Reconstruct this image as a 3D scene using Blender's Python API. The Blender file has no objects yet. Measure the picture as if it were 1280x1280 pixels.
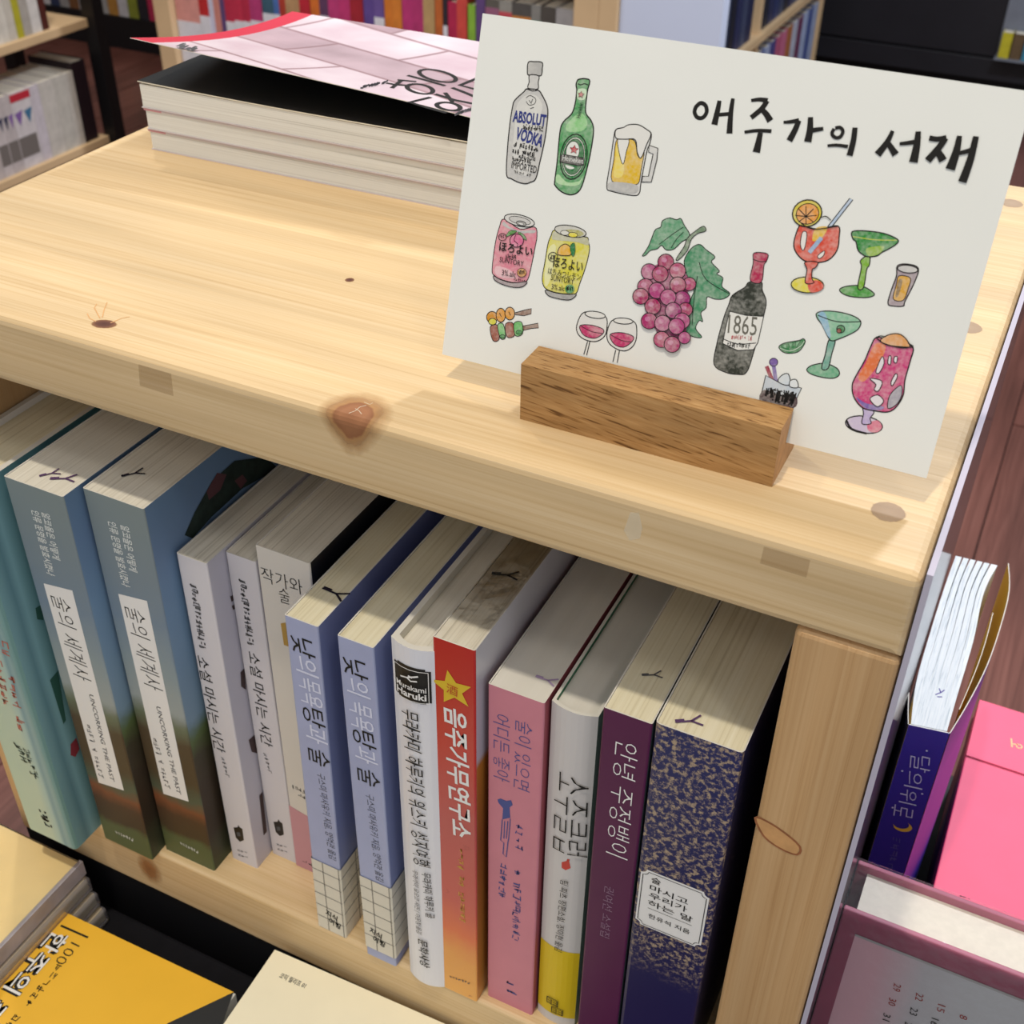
import bpy, math, random
from mathutils import Vector, Matrix, geometry
random.seed(7)
SC = bpy.context.scene
COL = SC.collection
H = 1.15                      # height of the shelf top above the floor; scene numbers below are measured from the shelf top's front right corner
# ------------------------------------------------------------------ camera
CR = ((0.898052204483134, 0.4396966060685498, 0.013005100337244524),
      (0.2704430513587093, -0.5285627795260368, -0.8046626274852715),
      (-0.3469334143532067, 0.7261461854967695, -0.593589861178337))
CP = Vector((0.008089124796246044, -0.2709198229677475, 0.2033599185048397))
FPX = 1507.2238
cam = bpy.data.cameras.new('camera')
cam.sensor_width = 36.0
cam.lens = 36.0 * FPX / 1280.0
cam.clip_start = 0.01
cam.dof.use_dof = True
cam.dof.focus_distance = 0.42
cam.dof.aperture_fstop = 28.0
camo = bpy.data.objects.new('camera', cam)
COL.objects.link(camo)
camo.matrix_world = Matrix.Translation(CP + Vector((0, 0, H))) @ Matrix((
    (CR[0][0], -CR[1][0], -CR[2][0], 0), (CR[0][1], -CR[1][1], -CR[2][1], 0), (CR[0][2], -CR[1][2], -CR[2][2], 0), (0, 0, 0, 1)))
SC.camera = camo
# ------------------------------------------------------------------ light
world = bpy.data.worlds.new('world')
SC.world = world
world.use_nodes = True
world.node_tree.nodes['Background'].inputs[0].default_value = (0.92, 0.95, 0.99, 1)
world.node_tree.nodes['Background'].inputs[1].default_value = 0.58


def lamp(name, loc, power, radius, col, target=None, size=2.2, blend=0.6):
    l = bpy.data.lights.new(name, 'SPOT')
    l.energy = power
    l.shadow_soft_size = radius
    l.color = col
    l.spot_size = size
    l.spot_blend = blend
    o = bpy.data.objects.new(name, l)
    COL.objects.link(o)
    o.location = Vector(loc) + Vector((0, 0, H))
    if target is not None:
        d = Vector(target) - Vector(loc)
        o.rotation_euler = d.to_track_quat('-Z', 'Y').to_euler()
    return o


lamp('ceiling_or_fill_spot', (-0.18, -0.33, 1.65), 60, 0.035, (1, 0.91, 0.76), (-0.2, -0.1, 0))
lamp('ceiling_or_fill_spot', (-1.10, 0.82, 1.65), 28, 0.05, (1, 0.90, 0.75), (-0.4, 0.1, 0))
lamp('ceiling_or_fill_spot', (0.85, -0.75, 1.65), 15, 0.12, (1, 0.94, 0.86), (0.1, 0.1, -0.2))
lamp('ceiling_or_fill_spot', (-0.75, -1.55, 1.65), 10, 0.15, (1, 0.93, 0.84), (-0.2, 0.0, -0.2))  # added front fill for the faces turned to the camera
lamp('ceiling_or_fill_spot', (-1.9, 1.3, 1.65), 70, 0.08, (1, 0.90, 0.78), (-1.9, 2.1, -0.6))
lamp('ceiling_or_fill_spot', (0.25, 1.7, 1.65), 230, 0.08, (0.86, 0.91, 1.0), (0.0, 2.0, -0.9))  # added cool light, gives the floor at the right its bluish glare
lamp('ceiling_or_fill_spot', (-2.0, 2.4, 1.65), 60, 0.08, (1, 0.90, 0.78), (-2.7, 2.4, -0.9))
SC.view_settings.view_transform = 'Standard'
SC.view_settings.look = 'None'
SC.view_settings.gamma = 1.0
SC.view_settings.use_curve_mapping = False
SC.view_settings.exposure = 0.0


# ------------------------------------------------------------------ measuring: the camera's own geometry, used to read sizes off the photograph
def ray(u, v):
    a, b = (u - 640) / FPX, (v - 640) / FPX
    return Vector([CR[0][i] * a + CR[1][i] * b + CR[2][i] for i in range(3)])


def onz(u, v, z):
    r = ray(u, v)
    return CP + r * ((z - CP.z) / r.z)


def ony(u, v, y):
    r = ray(u, v)
    return CP + r * ((y - CP.y) / r.y)


def onx(u, v, x):
    r = ray(u, v)
    return CP + r * ((x - CP.x) / r.x)


# ------------------------------------------------------------------ materials
def lin(h):
    h = h.lstrip('#')
    r = []
    for i in (0, 2, 4):
        x = int(h[i:i + 2], 16) / 255
        r.append(x / 12.92 if x <= 0.04045 else ((x + 0.055) / 1.055) ** 2.4)
    return (*r, 1)


MATS = {}


def new_mat(name, rough=0.6, spec=0.3):
    m = bpy.data.materials.new(name)
    m.use_nodes = True
    b = m.node_tree.nodes['Principled BSDF']
    b.inputs['Roughness'].default_value = rough
    b.inputs['Specular IOR Level'].default_value = spec
    return m, m.node_tree.nodes, m.node_tree.links, b


def node(N, t, **k):
    n = N.new(t)
    for a, v in k.items():
        setattr(n, a, v)
    return n


def mat(name, col, rough=0.6, spec=0.3, var=0.0, scale=40.0):
    """plain colour with a little procedural unevenness"""
    if name in MATS:
        return MATS[name]
    m, N, L, b = new_mat(name, rough, spec)
    if var:
        tc = node(N, 'ShaderNodeTexCoord')
        nz = node(N, 'ShaderNodeTexNoise')
        nz.inputs['Scale'].default_value = scale
        nz.inputs['Detail'].default_value = 4
        rp = node(N, 'ShaderNodeValToRGB')
        c = lin(col)
        rp.color_ramp.elements[0].position = 0.3
        rp.color_ramp.elements[1].position = 0.7
        rp.color_ramp.elements[0].color = tuple(max(0, x * (1 - var)) for x in c[:3]) + (1,)
        rp.color_ramp.elements[1].color = tuple(min(1, x * (1 + var)) for x in c[:3]) + (1,)
        L.new(tc.outputs['Object'], nz.inputs['Vector'])
        L.new(nz.outputs['Fac'], rp.inputs['Fac'])
        L.new(rp.outputs['Color'], b.inputs['Base Color'])
    else:
        b.inputs['Base Color'].default_value = lin(col)
    MATS[name] = m
    return m


def grain_mat(name, stops, stretch, scale=1.0, rough=0.55, spec=0.3, distort=0.6, bump=0.0, big=None, objvar=0.0, turn=None, detail=5):
    """wood or page grain: noise squeezed along one direction, through a colour ramp"""
    if name in MATS:
        return MATS[name]
    m, N, L, b = new_mat(name, rough, spec)
    tc = node(N, 'ShaderNodeTexCoord')
    mp = node(N, 'ShaderNodeMapping')
    mp.inputs['Scale'].default_value = stretch
    src = tc.outputs['Object']
    if turn:
        tr = node(N, 'ShaderNodeMapping')
        tr.inputs['Rotation'].default_value = turn
        L.new(src, tr.inputs['Vector'])
        src = tr.outputs['Vector']
    oi = node(N, 'ShaderNodeObjectInfo')
    ad = node(N, 'ShaderNodeVectorMath', operation='ADD')
    sc = node(N, 'ShaderNodeVectorMath', operation='SCALE')
    sc.inputs['Scale'].default_value = 37.0
    L.new(oi.outputs['Random'], sc.inputs[0])
    L.new(src, mp.inputs['Vector'])
    L.new(mp.outputs['Vector'], ad.inputs[0])
    L.new(sc.outputs['Vector'], ad.inputs[1])
    nz = node(N, 'ShaderNodeTexNoise')
    nz.inputs['Scale'].default_value = scale
    nz.inputs['Detail'].default_value = detail
    nz.inputs['Roughness'].default_value = 0.6
    nz.inputs['Distortion'].default_value = distort
    L.new(ad.outputs['Vector'], nz.inputs['Vector'])
    rp = node(N, 'ShaderNodeValToRGB')
    els = rp.color_ramp.elements
    while len(els) < len(stops):
        els.new(0.5)
    for e, (p, c) in zip(els, stops):
        e.position = p
        e.color = lin(c)
    L.new(nz.outputs['Fac'], rp.inputs['Fac'])
    out = rp.outputs['Color']
    if big:
        nb = node(N, 'ShaderNodeTexNoise')
        nb.inputs['Scale'].default_value = big[0]
        nb.inputs['Detail'].default_value = 2
        mp2 = node(N, 'ShaderNodeMapping')
        mp2.inputs['Scale'].default_value = big[2]
        L.new(tc.outputs['Object'], mp2.inputs['Vector'])
        L.new(mp2.outputs['Vector'], nb.inputs['Vector'])
        mr = node(N, 'ShaderNodeMapRange')
        mr.inputs['From Min'].default_value = 0.35
        mr.inputs['From Max'].default_value = 0.65
        mr.inputs['To Min'].default_value = 1 - big[1]
        mr.inputs['To Max'].default_value = 1 + big[1] * 0.5
        L.new(nb.outputs['Fac'], mr.inputs['Value'])
        mx = node(N, 'ShaderNodeVectorMath', operation='SCALE')
        L.new(out, mx.inputs[0])
        L.new(mr.outputs['Result'], mx.inputs['Scale'])
        out = mx.outputs['Vector']
    if objvar:
        mo = node(N, 'ShaderNodeMapRange')
        mo.inputs['To Min'].default_value = 1 - objvar
        mo.inputs['To Max'].default_value = 1 + objvar
        L.new(oi.outputs['Random'], mo.inputs['Value'])
        mv = node(N, 'ShaderNodeVectorMath', operation='SCALE')
        L.new(out, mv.inputs[0])
        L.new(mo.outputs['Result'], mv.inputs['Scale'])
        out = mv.outputs['Vector']
    L.new(out, b.inputs['Base Color'])
    if bump:
        bp = node(N, 'ShaderNodeBump')
        bp.inputs['Strength'].default_value = bump
        bp.inputs['Distance'].default_value = 0.0003
        L.new(nz.outputs['Fac'], bp.inputs['Height'])
        L.new(bp.outputs['Normal'], b.inputs['Normal'])
    MATS[name] = m
    return m


def ramp_mat(name, axis, length, stops, wob=0.05, wscale=30.0, rough=0.5, spec=0.35, speck=None):
    """a printed picture that changes along one axis of the object, its bands made uneven by noise"""
    if name in MATS:
        return MATS[name]
    m, N, L, b = new_mat(name, rough, spec)
    tc = node(N, 'ShaderNodeTexCoord')
    sp = node(N, 'ShaderNodeSeparateXYZ')
    L.new(tc.outputs['Object'], sp.inputs[0])
    mr = node(N, 'ShaderNodeMapRange')
    mr.inputs['From Max'].default_value = length
    L.new(sp.outputs['XYZ'.index(axis)], mr.inputs['Value'])
    nz = node(N, 'ShaderNodeTexNoise')
    nz.inputs['Scale'].default_value = wscale
    nz.inputs['Detail'].default_value = 5
    L.new(tc.outputs['Object'], nz.inputs['Vector'])
    sb = node(N, 'ShaderNodeMath', operation='MULTIPLY_ADD')
    sb.inputs[1].default_value = 2 * wob
    L.new(nz.outputs['Fac'], sb.inputs[0])
    s2 = node(N, 'ShaderNodeMath', operation='SUBTRACT')
    s2.inputs[1].default_value = wob
    L.new(mr.outputs['Result'], sb.inputs[2])
    L.new(sb.outputs[0], s2.inputs[0])
    rp = node(N, 'ShaderNodeValToRGB')
    els = rp.color_ramp.elements
    while len(els) < len(stops):
        els.new(0.5)
    for e, (p, c) in zip(els, stops):
        e.position = p
        e.color = lin(c)
    L.new(s2.outputs[0], rp.inputs['Fac'])
    out = rp.outputs['Color']
    if speck:
        n2 = node(N, 'ShaderNodeTexNoise')
        n2.inputs['Scale'].default_value = speck[1]
        n2.inputs['Detail'].default_value = 6
        n2.inputs['Roughness'].default_value = 0.7
        L.new(tc.outputs['Object'], n2.inputs['Vector'])
        r2 = node(N, 'ShaderNodeMapRange')
        r2.inputs['From Min'].default_value = speck[2]
        r2.inputs['From Max'].default_value = speck[3]
        L.new(n2.outputs['Fac'], r2.inputs['Value'])
        fac = r2.outputs['Result']
        if len(speck) > 4:   # only between two heights
            za, zb = speck[4]
            g = node(N, 'ShaderNodeMapRange')
            g.inputs['From Min'].default_value = za
            g.inputs['From Max'].default_value = zb
            L.new(s2.outputs[0], g.inputs['Value'])
            mm = node(N, 'ShaderNodeMath', operation='MULTIPLY')
            L.new(fac, mm.inputs[0])
            L.new(g.outputs['Result'], mm.inputs[1])
            fac = mm.outputs[0]
        mx = node(N, 'ShaderNodeMix', data_type='RGBA')
        L.new(fac, mx.inputs['Factor'])
        L.new(out, mx.inputs['A'])
        mx.inputs['B'].default_value = lin(speck[0])
        out = mx.outputs['Result']
    L.new(out, b.inputs['Base Color'])
    MATS[name] = m
    return m


def clear_mat(name, tint, alpha, gloss_rough=0.1, bump=0.0, bscale=60.0):
    """clear plastic: mostly see-through, some colour of its own, a glossy skin"""
    if name in MATS:
        return MATS[name]
    m = bpy.data.materials.new(name)
    m.use_nodes = True
    N, L = m.node_tree.nodes, m.node_tree.links
    N.clear()
    o = node(N, 'ShaderNodeOutputMaterial')
    t = node(N, 'ShaderNodeBsdfTransparent')
    d = node(N, 'ShaderNodeBsdfDiffuse')
    d.inputs['Color'].default_value = lin(tint)
    g = node(N, 'ShaderNodeBsdfGlossy')
    g.inputs['Roughness'].default_value = gloss_rough
    fr = node(N, 'ShaderNodeFresnel')
    fr.inputs['IOR'].default_value = 1.45
    m1 = node(N, 'ShaderNodeMixShader')
    m1.inputs['Fac'].default_value = alpha
    m2 = node(N, 'ShaderNodeMixShader')
    L.new(t.outputs[0], m1.inputs[1])
    L.new(d.outputs[0], m1.inputs[2])
    L.new(fr.outputs[0], m2.inputs['Fac'])
    L.new(m1.outputs[0], m2.inputs[1])
    L.new(g.outputs[0], m2.inputs[2])
    L.new(m2.outputs[0], o.inputs['Surface'])
    if bump:
        tc = node(N, 'ShaderNodeTexCoord')
        nz = node(N, 'ShaderNodeTexNoise')
        nz.inputs['Scale'].default_value = bscale
        nz.inputs['Detail'].default_value = 3
        bp = node(N, 'ShaderNodeBump')
        bp.inputs['Strength'].default_value = bump
        bp.inputs['Distance'].default_value = 0.002
        L.new(tc.outputs['Object'], nz.inputs['Vector'])
        L.new(nz.outputs['Fac'], bp.inputs['Height'])
        L.new(bp.outputs['Normal'], g.inputs['Normal'])
        L.new(bp.outputs['Normal'], fr.inputs['Normal'])
    MATS[name] = m
    return m


def alpha_mat(name, col, alpha):
    """thin stain that lets the surface under it show"""
    if name in MATS:
        return MATS[name]
    m, N, L, b = new_mat(name, 0.5, 0.3)
    b.inputs['Base Color'].default_value = lin(col)
    b.inputs['Alpha'].default_value = alpha
    MATS[name] = m
    return m


def pencil_mat(col):
    """coloured pencil on paper: uneven cover of the paper"""
    name = 'pencil_' + col.strip('#')
    if name in MATS:
        return MATS[name]
    m, N, L, b = new_mat(name, 0.9, 0.1)
    tc = node(N, 'ShaderNodeTexCoord')
    nz = node(N, 'ShaderNodeTexNoise')
    nz.inputs['Scale'].default_value = 900
    nz.inputs['Detail'].default_value = 3
    n2 = node(N, 'ShaderNodeTexNoise')
    n2.inputs['Scale'].default_value = 160
    n2.inputs['Detail'].default_value = 2
    L.new(tc.outputs['Object'], nz.inputs['Vector'])
    L.new(tc.outputs['Object'], n2.inputs['Vector'])
    a = node(N, 'ShaderNodeMath', operation='ADD')
    L.new(nz.outputs['Fac'], a.inputs[0])
    L.new(n2.outputs['Fac'], a.inputs[1])
    mr = node(N, 'ShaderNodeMapRange')
    mr.inputs['From Min'].default_value = 0.8
    mr.inputs['From Max'].default_value = 1.4
    mr.inputs['To Max'].default_value = 0.42
    L.new(a.outputs[0], mr.inputs['Value'])
    mx = node(N, 'ShaderNodeMix', data_type='RGBA')
    L.new(mr.outputs['Result'], mx.inputs['Factor'])
    mx.inputs['A'].default_value = lin(col)
    mx.inputs['B'].default_value = lin('#e9e6dc')
    L.new(mx.outputs['Result'], b.inputs['Base Color'])
    MATS[name] = m
    return m


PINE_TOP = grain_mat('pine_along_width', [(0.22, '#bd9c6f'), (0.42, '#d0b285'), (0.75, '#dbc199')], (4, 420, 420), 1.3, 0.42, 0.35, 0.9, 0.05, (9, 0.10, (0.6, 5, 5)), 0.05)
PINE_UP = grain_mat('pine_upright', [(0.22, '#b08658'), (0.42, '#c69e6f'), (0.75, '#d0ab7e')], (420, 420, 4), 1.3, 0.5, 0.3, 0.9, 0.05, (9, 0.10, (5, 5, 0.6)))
PINE_FAR = mat('pine_far', '#cbad86', 0.55, 0.3, 0.12, 6)
OAK = grain_mat('oak', [(0.30, '#6a4826'), (0.36, '#8f673a'), (0.41, '#a97f4e'), (0.62, '#b58c5a'), (0.8, '#c29a68')], (55, 1400, 1300), 1.0, 0.55, 0.25, 0.5, 0.25, (14, 0.16, (2, 9, 9)), 0.0, (0, -0.11, 0.05), 1.5)
PAGE = grain_mat('page_edges', [(0.28, '#b9b2a2'), (0.45, '#d9d3c4'), (0.7, '#e4dfd2')], (700, 5, 5), 1.4, 0.8, 0.15, 0.3)
PAGE_C = grain_mat('page_edges_cream', [(0.28, '#c2b695'), (0.45, '#ddd4b6'), (0.7, '#e6dfc6')], (500, 5, 5), 1.4, 0.8, 0.15, 0.3)
PAGE_D = grain_mat('page_edges_fine', [(0.25, '#d4cfc4'), (0.7, '#dedad0')], (120, 3, 3), 1.4, 0.8, 0.15, 0.3)
PAGE_Z = grain_mat('page_edges_flat', [(0.28, '#b2b1aa'), (0.42, '#dad9d3'), (0.7, '#e6e6e1')], (3, 3, 900), 1.4, 0.8, 0.15, 0.3)
PAGE_BR = grain_mat('page_edges_bright', [(0.28, '#b4bdc2'), (0.45, '#e4e8e8'), (0.7, '#f2f3f0')], (900, 40, 4), 1.4, 0.8, 0.15, 0.6)
INK = mat('ink_black', '#23211f', 0.7, 0.2)
PEN = mat('pen_line', '#2c2a29', 0.8, 0.1)
WHITE = mat('print_white', '#ece9e6', 0.5, 0.3)
BLACK = mat('print_black', '#1b1a1c', 0.45, 0.35)
RIM = mat('cover_rim', '#d8d4ca', 0.7, 0.2)


# ------------------------------------------------------------------ mesh building
class MB:
    def __init__(s):
        s.v, s.f, s.m = [], [], []

    def poly(s, pts, mi=0):
        b = len(s.v)
        s.v += [tuple(p) for p in pts]
        s.f.append(tuple(range(b, b + len(pts))))
        s.m.append(mi)

    def concave(s, pts, mi=0):
        b = len(s.v)
        pts = [Vector(p) for p in pts]
        s.v += [tuple(p) for p in pts]
        for t in geometry.tessellate_polygon([pts]):
            a, c, d = (pts[i] for i in t)
            s.f.append(tuple(b + i for i in t))
            s.m.append(mi)

    def box(s, x0, x1, y0, y1, z0, z1, mi=0, top=None, front=None, right=None):
        b = len(s.v)
        s.v += [(x0, y0, z0), (x1, y0, z0), (x1, y1, z0), (x0, y1, z0), (x0, y0, z1), (x1, y0, z1), (x1, y1, z1), (x0, y1, z1)]
        for q, k in (((0, 3, 2, 1), None), ((4, 5, 6, 7), top), ((0, 1, 5, 4), front), ((1, 2, 6, 5), right), ((2, 3, 7, 6), None), ((3, 0, 4, 7), None)):
            s.f.append(tuple(b + i for i in q))
            s.m.append(mi if k is None else k)

    def prism(s, loop, z0, z1, mi=0, top=None, segm=None):
        """closed xy outline (counter-clockwise) pulled up from z0 to z1"""
        n = len(loop)
        b = len(s.v)
        s.v += [(p[0], p[1], z0) for p in loop] + [(p[0], p[1], z1) for p in loop]
        for i in range(n):
            j = (i + 1) % n
            s.f.append((b + i, b + j, b + n + j, b + n + i))
            s.m.append(segm(i) if segm else mi)
        for t in geometry.tessellate_polygon([[Vector((p[0], p[1], 0)) for p in loop]]):
            s.f.append(tuple(b + n + i for i in t))
            s.m.append(mi if top is None else top)
            s.f.append(tuple(b + i for i in reversed(t)))
            s.m.append(mi if top is None else top)

    def ribbon(s, pts, w, nrm, mi=0, closed=False):
        """flat stroke of given widths lying square to nrm"""
        n = len(pts)
        pts = [Vector(p) for p in pts]
        ws = w if isinstance(w, (list, tuple)) else [w] * n
        b = len(s.v)
        for i in range(n):
            a = pts[i - 1] if (i or closed) else pts[i]
            c = pts[(i + 1) % n] if (i < n - 1 or closed) else pts[i]
            t = (c - a)
            if t.length < 1e-9:
                t = Vector((1, 0, 0))
            sd = t.cross(nrm).normalized() * ws[i] * 0.5
            s.v += [tuple(pts[i] - sd), tuple(pts[i] + sd)]
        for i in range(n if closed else n - 1):
            j = (i + 1) % n
            s.f.append((b + 2 * i, b + 2 * i + 1, b + 2 * j + 1, b + 2 * j))
            s.m.append(mi)

    def add(s, verts, faces, mi=0):
        b = len(s.v)
        s.v += verts
        for q in faces:
            s.f.append(tuple(b + i for i in q))
            s.m.append(mi)

    def build(s, name, mats, parent=None, loc=None, bevel=0.0, smooth=False, seg=2):
        me = bpy.data.meshes.new(name)
        me.from_pydata(s.v, [], s.f)
        if not isinstance(mats, (list, tuple)):
            mats = [mats]
        for m in mats:
            me.materials.append(m)
        me.polygons.foreach_set('material_index', s.m)
        if smooth:
            me.polygons.foreach_set('use_smooth', [True] * len(s.f))
        me.update()
        o = bpy.data.objects.new(name, me)
        COL.objects.link(o)
        if parent is not None:
            o.parent = parent
        elif loc is not None:
            o.location = Vector(loc) + Vector((0, 0, H))
        if bevel:
            md = o.modifiers.new('edge', 'BEVEL')
            md.width = bevel
            md.segments = seg
            md.limit_method = 'ANGLE'
            md.angle_limit = 0.7
        return o


def tag(o, label=None, cat=None, group=None, kind=None):
    if label:
        o['label'] = label
    if cat:
        o['category'] = cat
    if group:
        o['group'] = group
    if kind:
        o['kind'] = kind
    return o


def empty(name, loc, rot=(0, 0, 0)):
    o = bpy.data.objects.new(name, None)
    COL.objects.link(o)
    o.empty_display_size = 0.02
    o.location = Vector(loc) + Vector((0, 0, H))
    o.rotation_euler = rot
    return o


_tc = {}


def text_verts(s, bold=0.0):
    k = (s, bold)
    if k not in _tc:
        cu = bpy.data.curves.new('lettering', 'FONT')
        cu.body = s
        cu.resolution_u = 2
        cu.offset = bold
        cu.fill_mode = 'FRONT'
        ob = bpy.data.objects.new('lettering', cu)
        me = bpy.data.meshes.new_from_object(ob)
        vs = [(v.co.x, v.co.y) for v in me.vertices]
        fs = [tuple(p.vertices) for p in me.polygons]
        bpy.data.objects.remove(ob)
        bpy.data.curves.remove(cu)
        bpy.data.meshes.remove(me)
        if not vs:
            vs, fs = [(0, 0), (1, 0), (1, 1)], [(0, 1, 2)]
        x0, x1 = min(v[0] for v in vs), max(v[0] for v in vs)
        y0, y1 = min(v[1] for v in vs), max(v[1] for v in vs)
        _tc[k] = ([((v[0] - x0) / (x1 - x0), (v[1] - y0) / (y1 - y0)) for v in vs], fs)
    return _tc[k]


def put_text(mb, s, o, X, Y, mi=0, bold=0.0, warp=None):
    """lettering fitted into the parallelogram o, o+X, o+Y"""
    vs, fs = text_verts(s, bold)
    o, X, Y = Vector(o), Vector(X), Vector(Y)
    out = []
    for a, b in vs:
        p = o + X * a + Y * b
        if warp:
            p = warp(p)
        out.append(tuple(p))
    mb.add(out, fs, mi)


def put_scribble(mb, o, X, Y, n, mi=0, lw=0.1, seed=0, warp=None):
    """small writing that cannot be read: a row of n signs, each a few short strokes"""
    rg = random.Random(seed * 97 + n)
    o, X, Y = Vector(o), Vector(X), Vector(Y)
    nr = X.cross(Y).normalized()
    w = Y.length * lw
    for k in range(n):
        if rg.random() < 0.1 and k not in (0, n - 1):
            continue
        x0, x1 = (k + 0.1) / n, (k + 0.88) / n
        for q in range(rg.choice((3, 4, 4, 5))):
            if rg.random() < 0.5:
                y = rg.uniform(0.1, 0.9)
                a, b = (x0, y), (rg.uniform((x0 + x1) / 2, x1), y + rg.uniform(-0.1, 0.1))
            else:
                x = rg.uniform(x0, x1)
                a, b = (x, rg.uniform(0.5, 1)), (x + rg.uniform(-0.1, 0.1) / n, rg.uniform(0, 0.4))
            pa, pb = o + X * a[0] + Y * a[1], o + X * b[0] + Y * b[1]
            if warp:
                pa, pb = warp(pa), warp(pb)
            mb.ribbon([pa, pb], w, nr, mi)


def catmull(pts, closed=True, n=4):
    out = []
    m = len(pts)
    rng = range(m if closed else m - 1)
    for i in rng:
        p1, p2 = pts[i], pts[(i + 1) % m]
        p0 = pts[i - 1] if (closed or i) else p1
        p3 = pts[(i + 2) % m] if (closed or i + 2 < m) else p2
        for k in range(n):
            t = k / n
            out.append(tuple(0.5 * (2 * b + (c - a) * t + (2 * a - 5 * b + 4 * c - d) * t * t + (3 * b - a - 3 * c + d) * t ** 3)
                             for a, b, c, d in zip(p0, p1, p2, p3)))
    if not closed:
        out.append(tuple(pts[-1]))
    return out


# ================================================================== THE PLACE
# ------------------------------------------------------------------ floor of wooden boards
FLOOR_Z = -H
fl = MB()
fl.box(-4.70, 1.02, -1.3, 6.2, -0.06, -0.012)
floor = fl.build('floor', mat('floor_joint', '#2a1512', 0.6), loc=(0, 0, FLOOR_Z))
tag(floor, 'dark reddish wooden plank floor', kind='structure')
FLOORB = grain_mat('floor_board', [(0.25, '#4f2d25'), (0.5, '#643c33'), (0.75, '#7a4f45')], (60, 2, 30), 1.2, 0.33, 0.5, 1.0, 0.1, (2.0, 0.3, (4, 0.7, 1)))
pm = MB()
pm.box(-0.0735, 0.0735, -0.598, 0.598, -0.012, 0.0)
PW, PL = 0.15, 1.2
plank0 = None
for ix in range(38):
    for iy in range(7):
        x = 0.024 - PW / 2 + PW * 7 - ix * PW
        y = -0.7 + iy * PL + 0.0 * PL + (0.45 if ix % 2 else -0.15)
        if not plank0:
            plank0 = pm.build('plank', FLOORB, floor)
            q = plank0
        else:
            q = plank0.copy()
            COL.objects.link(q)
        q.location = (x, y, random.uniform(-0.0006, 0.0))

# ------------------------------------------------------------------ the pine shelf unit
XL, DEP, T, PWID = -0.4158, 0.3064, 0.02915, 0.0303
ZB, ZB2 = -0.296, -0.3319
unit = empty('display_shelf', (0, 0, ZB2))
tag(unit, 'low pine shelf unit holding a row of paperbacks under its thick top', 'shelf')
oz = -ZB2   # shelf-top numbers into the unit's own numbers
cuts = [0.0, 0.052, 0.112, 0.178, 0.244, DEP]
tints = [1.0, 0.985, 1.015, 0.99, 1.01]
def round_edges(o, width, test, seg=3):
    """round only the edges that the test picks by their two ends"""
    me = o.data
    at = me.attributes.new('bevel_weight_edge', 'FLOAT', 'EDGE')
    for e in me.edges:
        a, c = (me.vertices[k].co for k in e.vertices)
        at.data[e.index].value = 1.0 if test(a, c) else 0.0
    md = o.modifiers.new('edge', 'BEVEL')
    md.width = width
    md.segments = seg
    md.limit_method = 'WEIGHT'


for i in range(5):
    b = MB()
    b.box(XL, 0, cuts[i], cuts[i + 1], -T + oz, oz)
    o = b.build('top_strip', PINE_TOP, unit)
    if i == 0:
        round_edges(o, 0.0032, lambda a, c: (abs(a.y) < 1e-6 and abs(c.y) < 1e-6) or (a.z > oz - 1e-6 and c.z > oz - 1e-6 and abs(a.x - c.x) < 1e-6))
    else:
        round_edges(o, 0.0032, lambda a, c: a.z > oz - 1e-6 and c.z > oz - 1e-6 and abs(a.x - c.x) < 1e-6)
for x0, x1 in ((-PWID, 0.0), (XL, XL + PWID)):
    b = MB()
    b.box(x0, x1, 0.0004, DEP, 0.0, -T + oz - 0.0004)
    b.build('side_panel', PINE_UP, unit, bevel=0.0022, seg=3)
b = MB()
b.box(XL + PWID, -PWID, 0.0, DEP, 0.0, ZB + oz)
b.build('bottom_shelf', PINE_TOP, unit, bevel=0.002, seg=3)
b = MB()
b.box(XL + PWID, -PWID, DEP - 0.012, DEP - 0.002, ZB + oz + 0.0005, -T + oz - 0.0005)
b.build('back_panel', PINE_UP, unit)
# marks in the wood
def soft_mat(name, stops, alpha_in, r0=0.6, r1=1.0, src='Object'):
    """a round growth mark: colour by distance from its centre, fading into the wood around it"""
    m, N, L, b = new_mat(name, 0.5, 0.3)
    tc = node(N, 'ShaderNodeTexCoord')
    nz = node(N, 'ShaderNodeTexNoise')
    nz.inputs['Scale'].default_value = 2.5
    ln = node(N, 'ShaderNodeVectorMath', operation='LENGTH')
    L.new(tc.outputs[src], ln.inputs[0])
    L.new(tc.outputs[src], nz.inputs['Vector'])
    ad = node(N, 'ShaderNodeMath', operation='MULTIPLY_ADD')
    ad.inputs[1].default_value = 0.25
    L.new(nz.outputs['Fac'], ad.inputs[0])
    L.new(ln.outputs['Value'], ad.inputs[2])
    sb = node(N, 'ShaderNodeMath', operation='SUBTRACT')
    sb.inputs[1].default_value = 0.125
    L.new(ad.outputs[0], sb.inputs[0])
    rp = node(N, 'ShaderNodeValToRGB')
    els = rp.color_ramp.elements
    while len(els) < len(stops):
        els.new(0.5)
    for e, (p, c) in zip(els, stops):
        e.position = p
        e.color = lin(c)
    L.new(sb.outputs[0], rp.inputs['Fac'])
    L.new(rp.outputs['Color'], b.inputs['Base Color'])
    mr = node(N, 'ShaderNodeMapRange')
    mr.inputs['From Min'].default_value = r0
    mr.inputs['From Max'].default_value = r1
    mr.inputs['To Min'].default_value = alpha_in
    mr.inputs['To Max'].default_value = 0.0
    L.new(sb.outputs[0], mr.inputs['Value'])
    L.new(mr.outputs['Result'], b.inputs['Alpha'])
    return m


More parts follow.
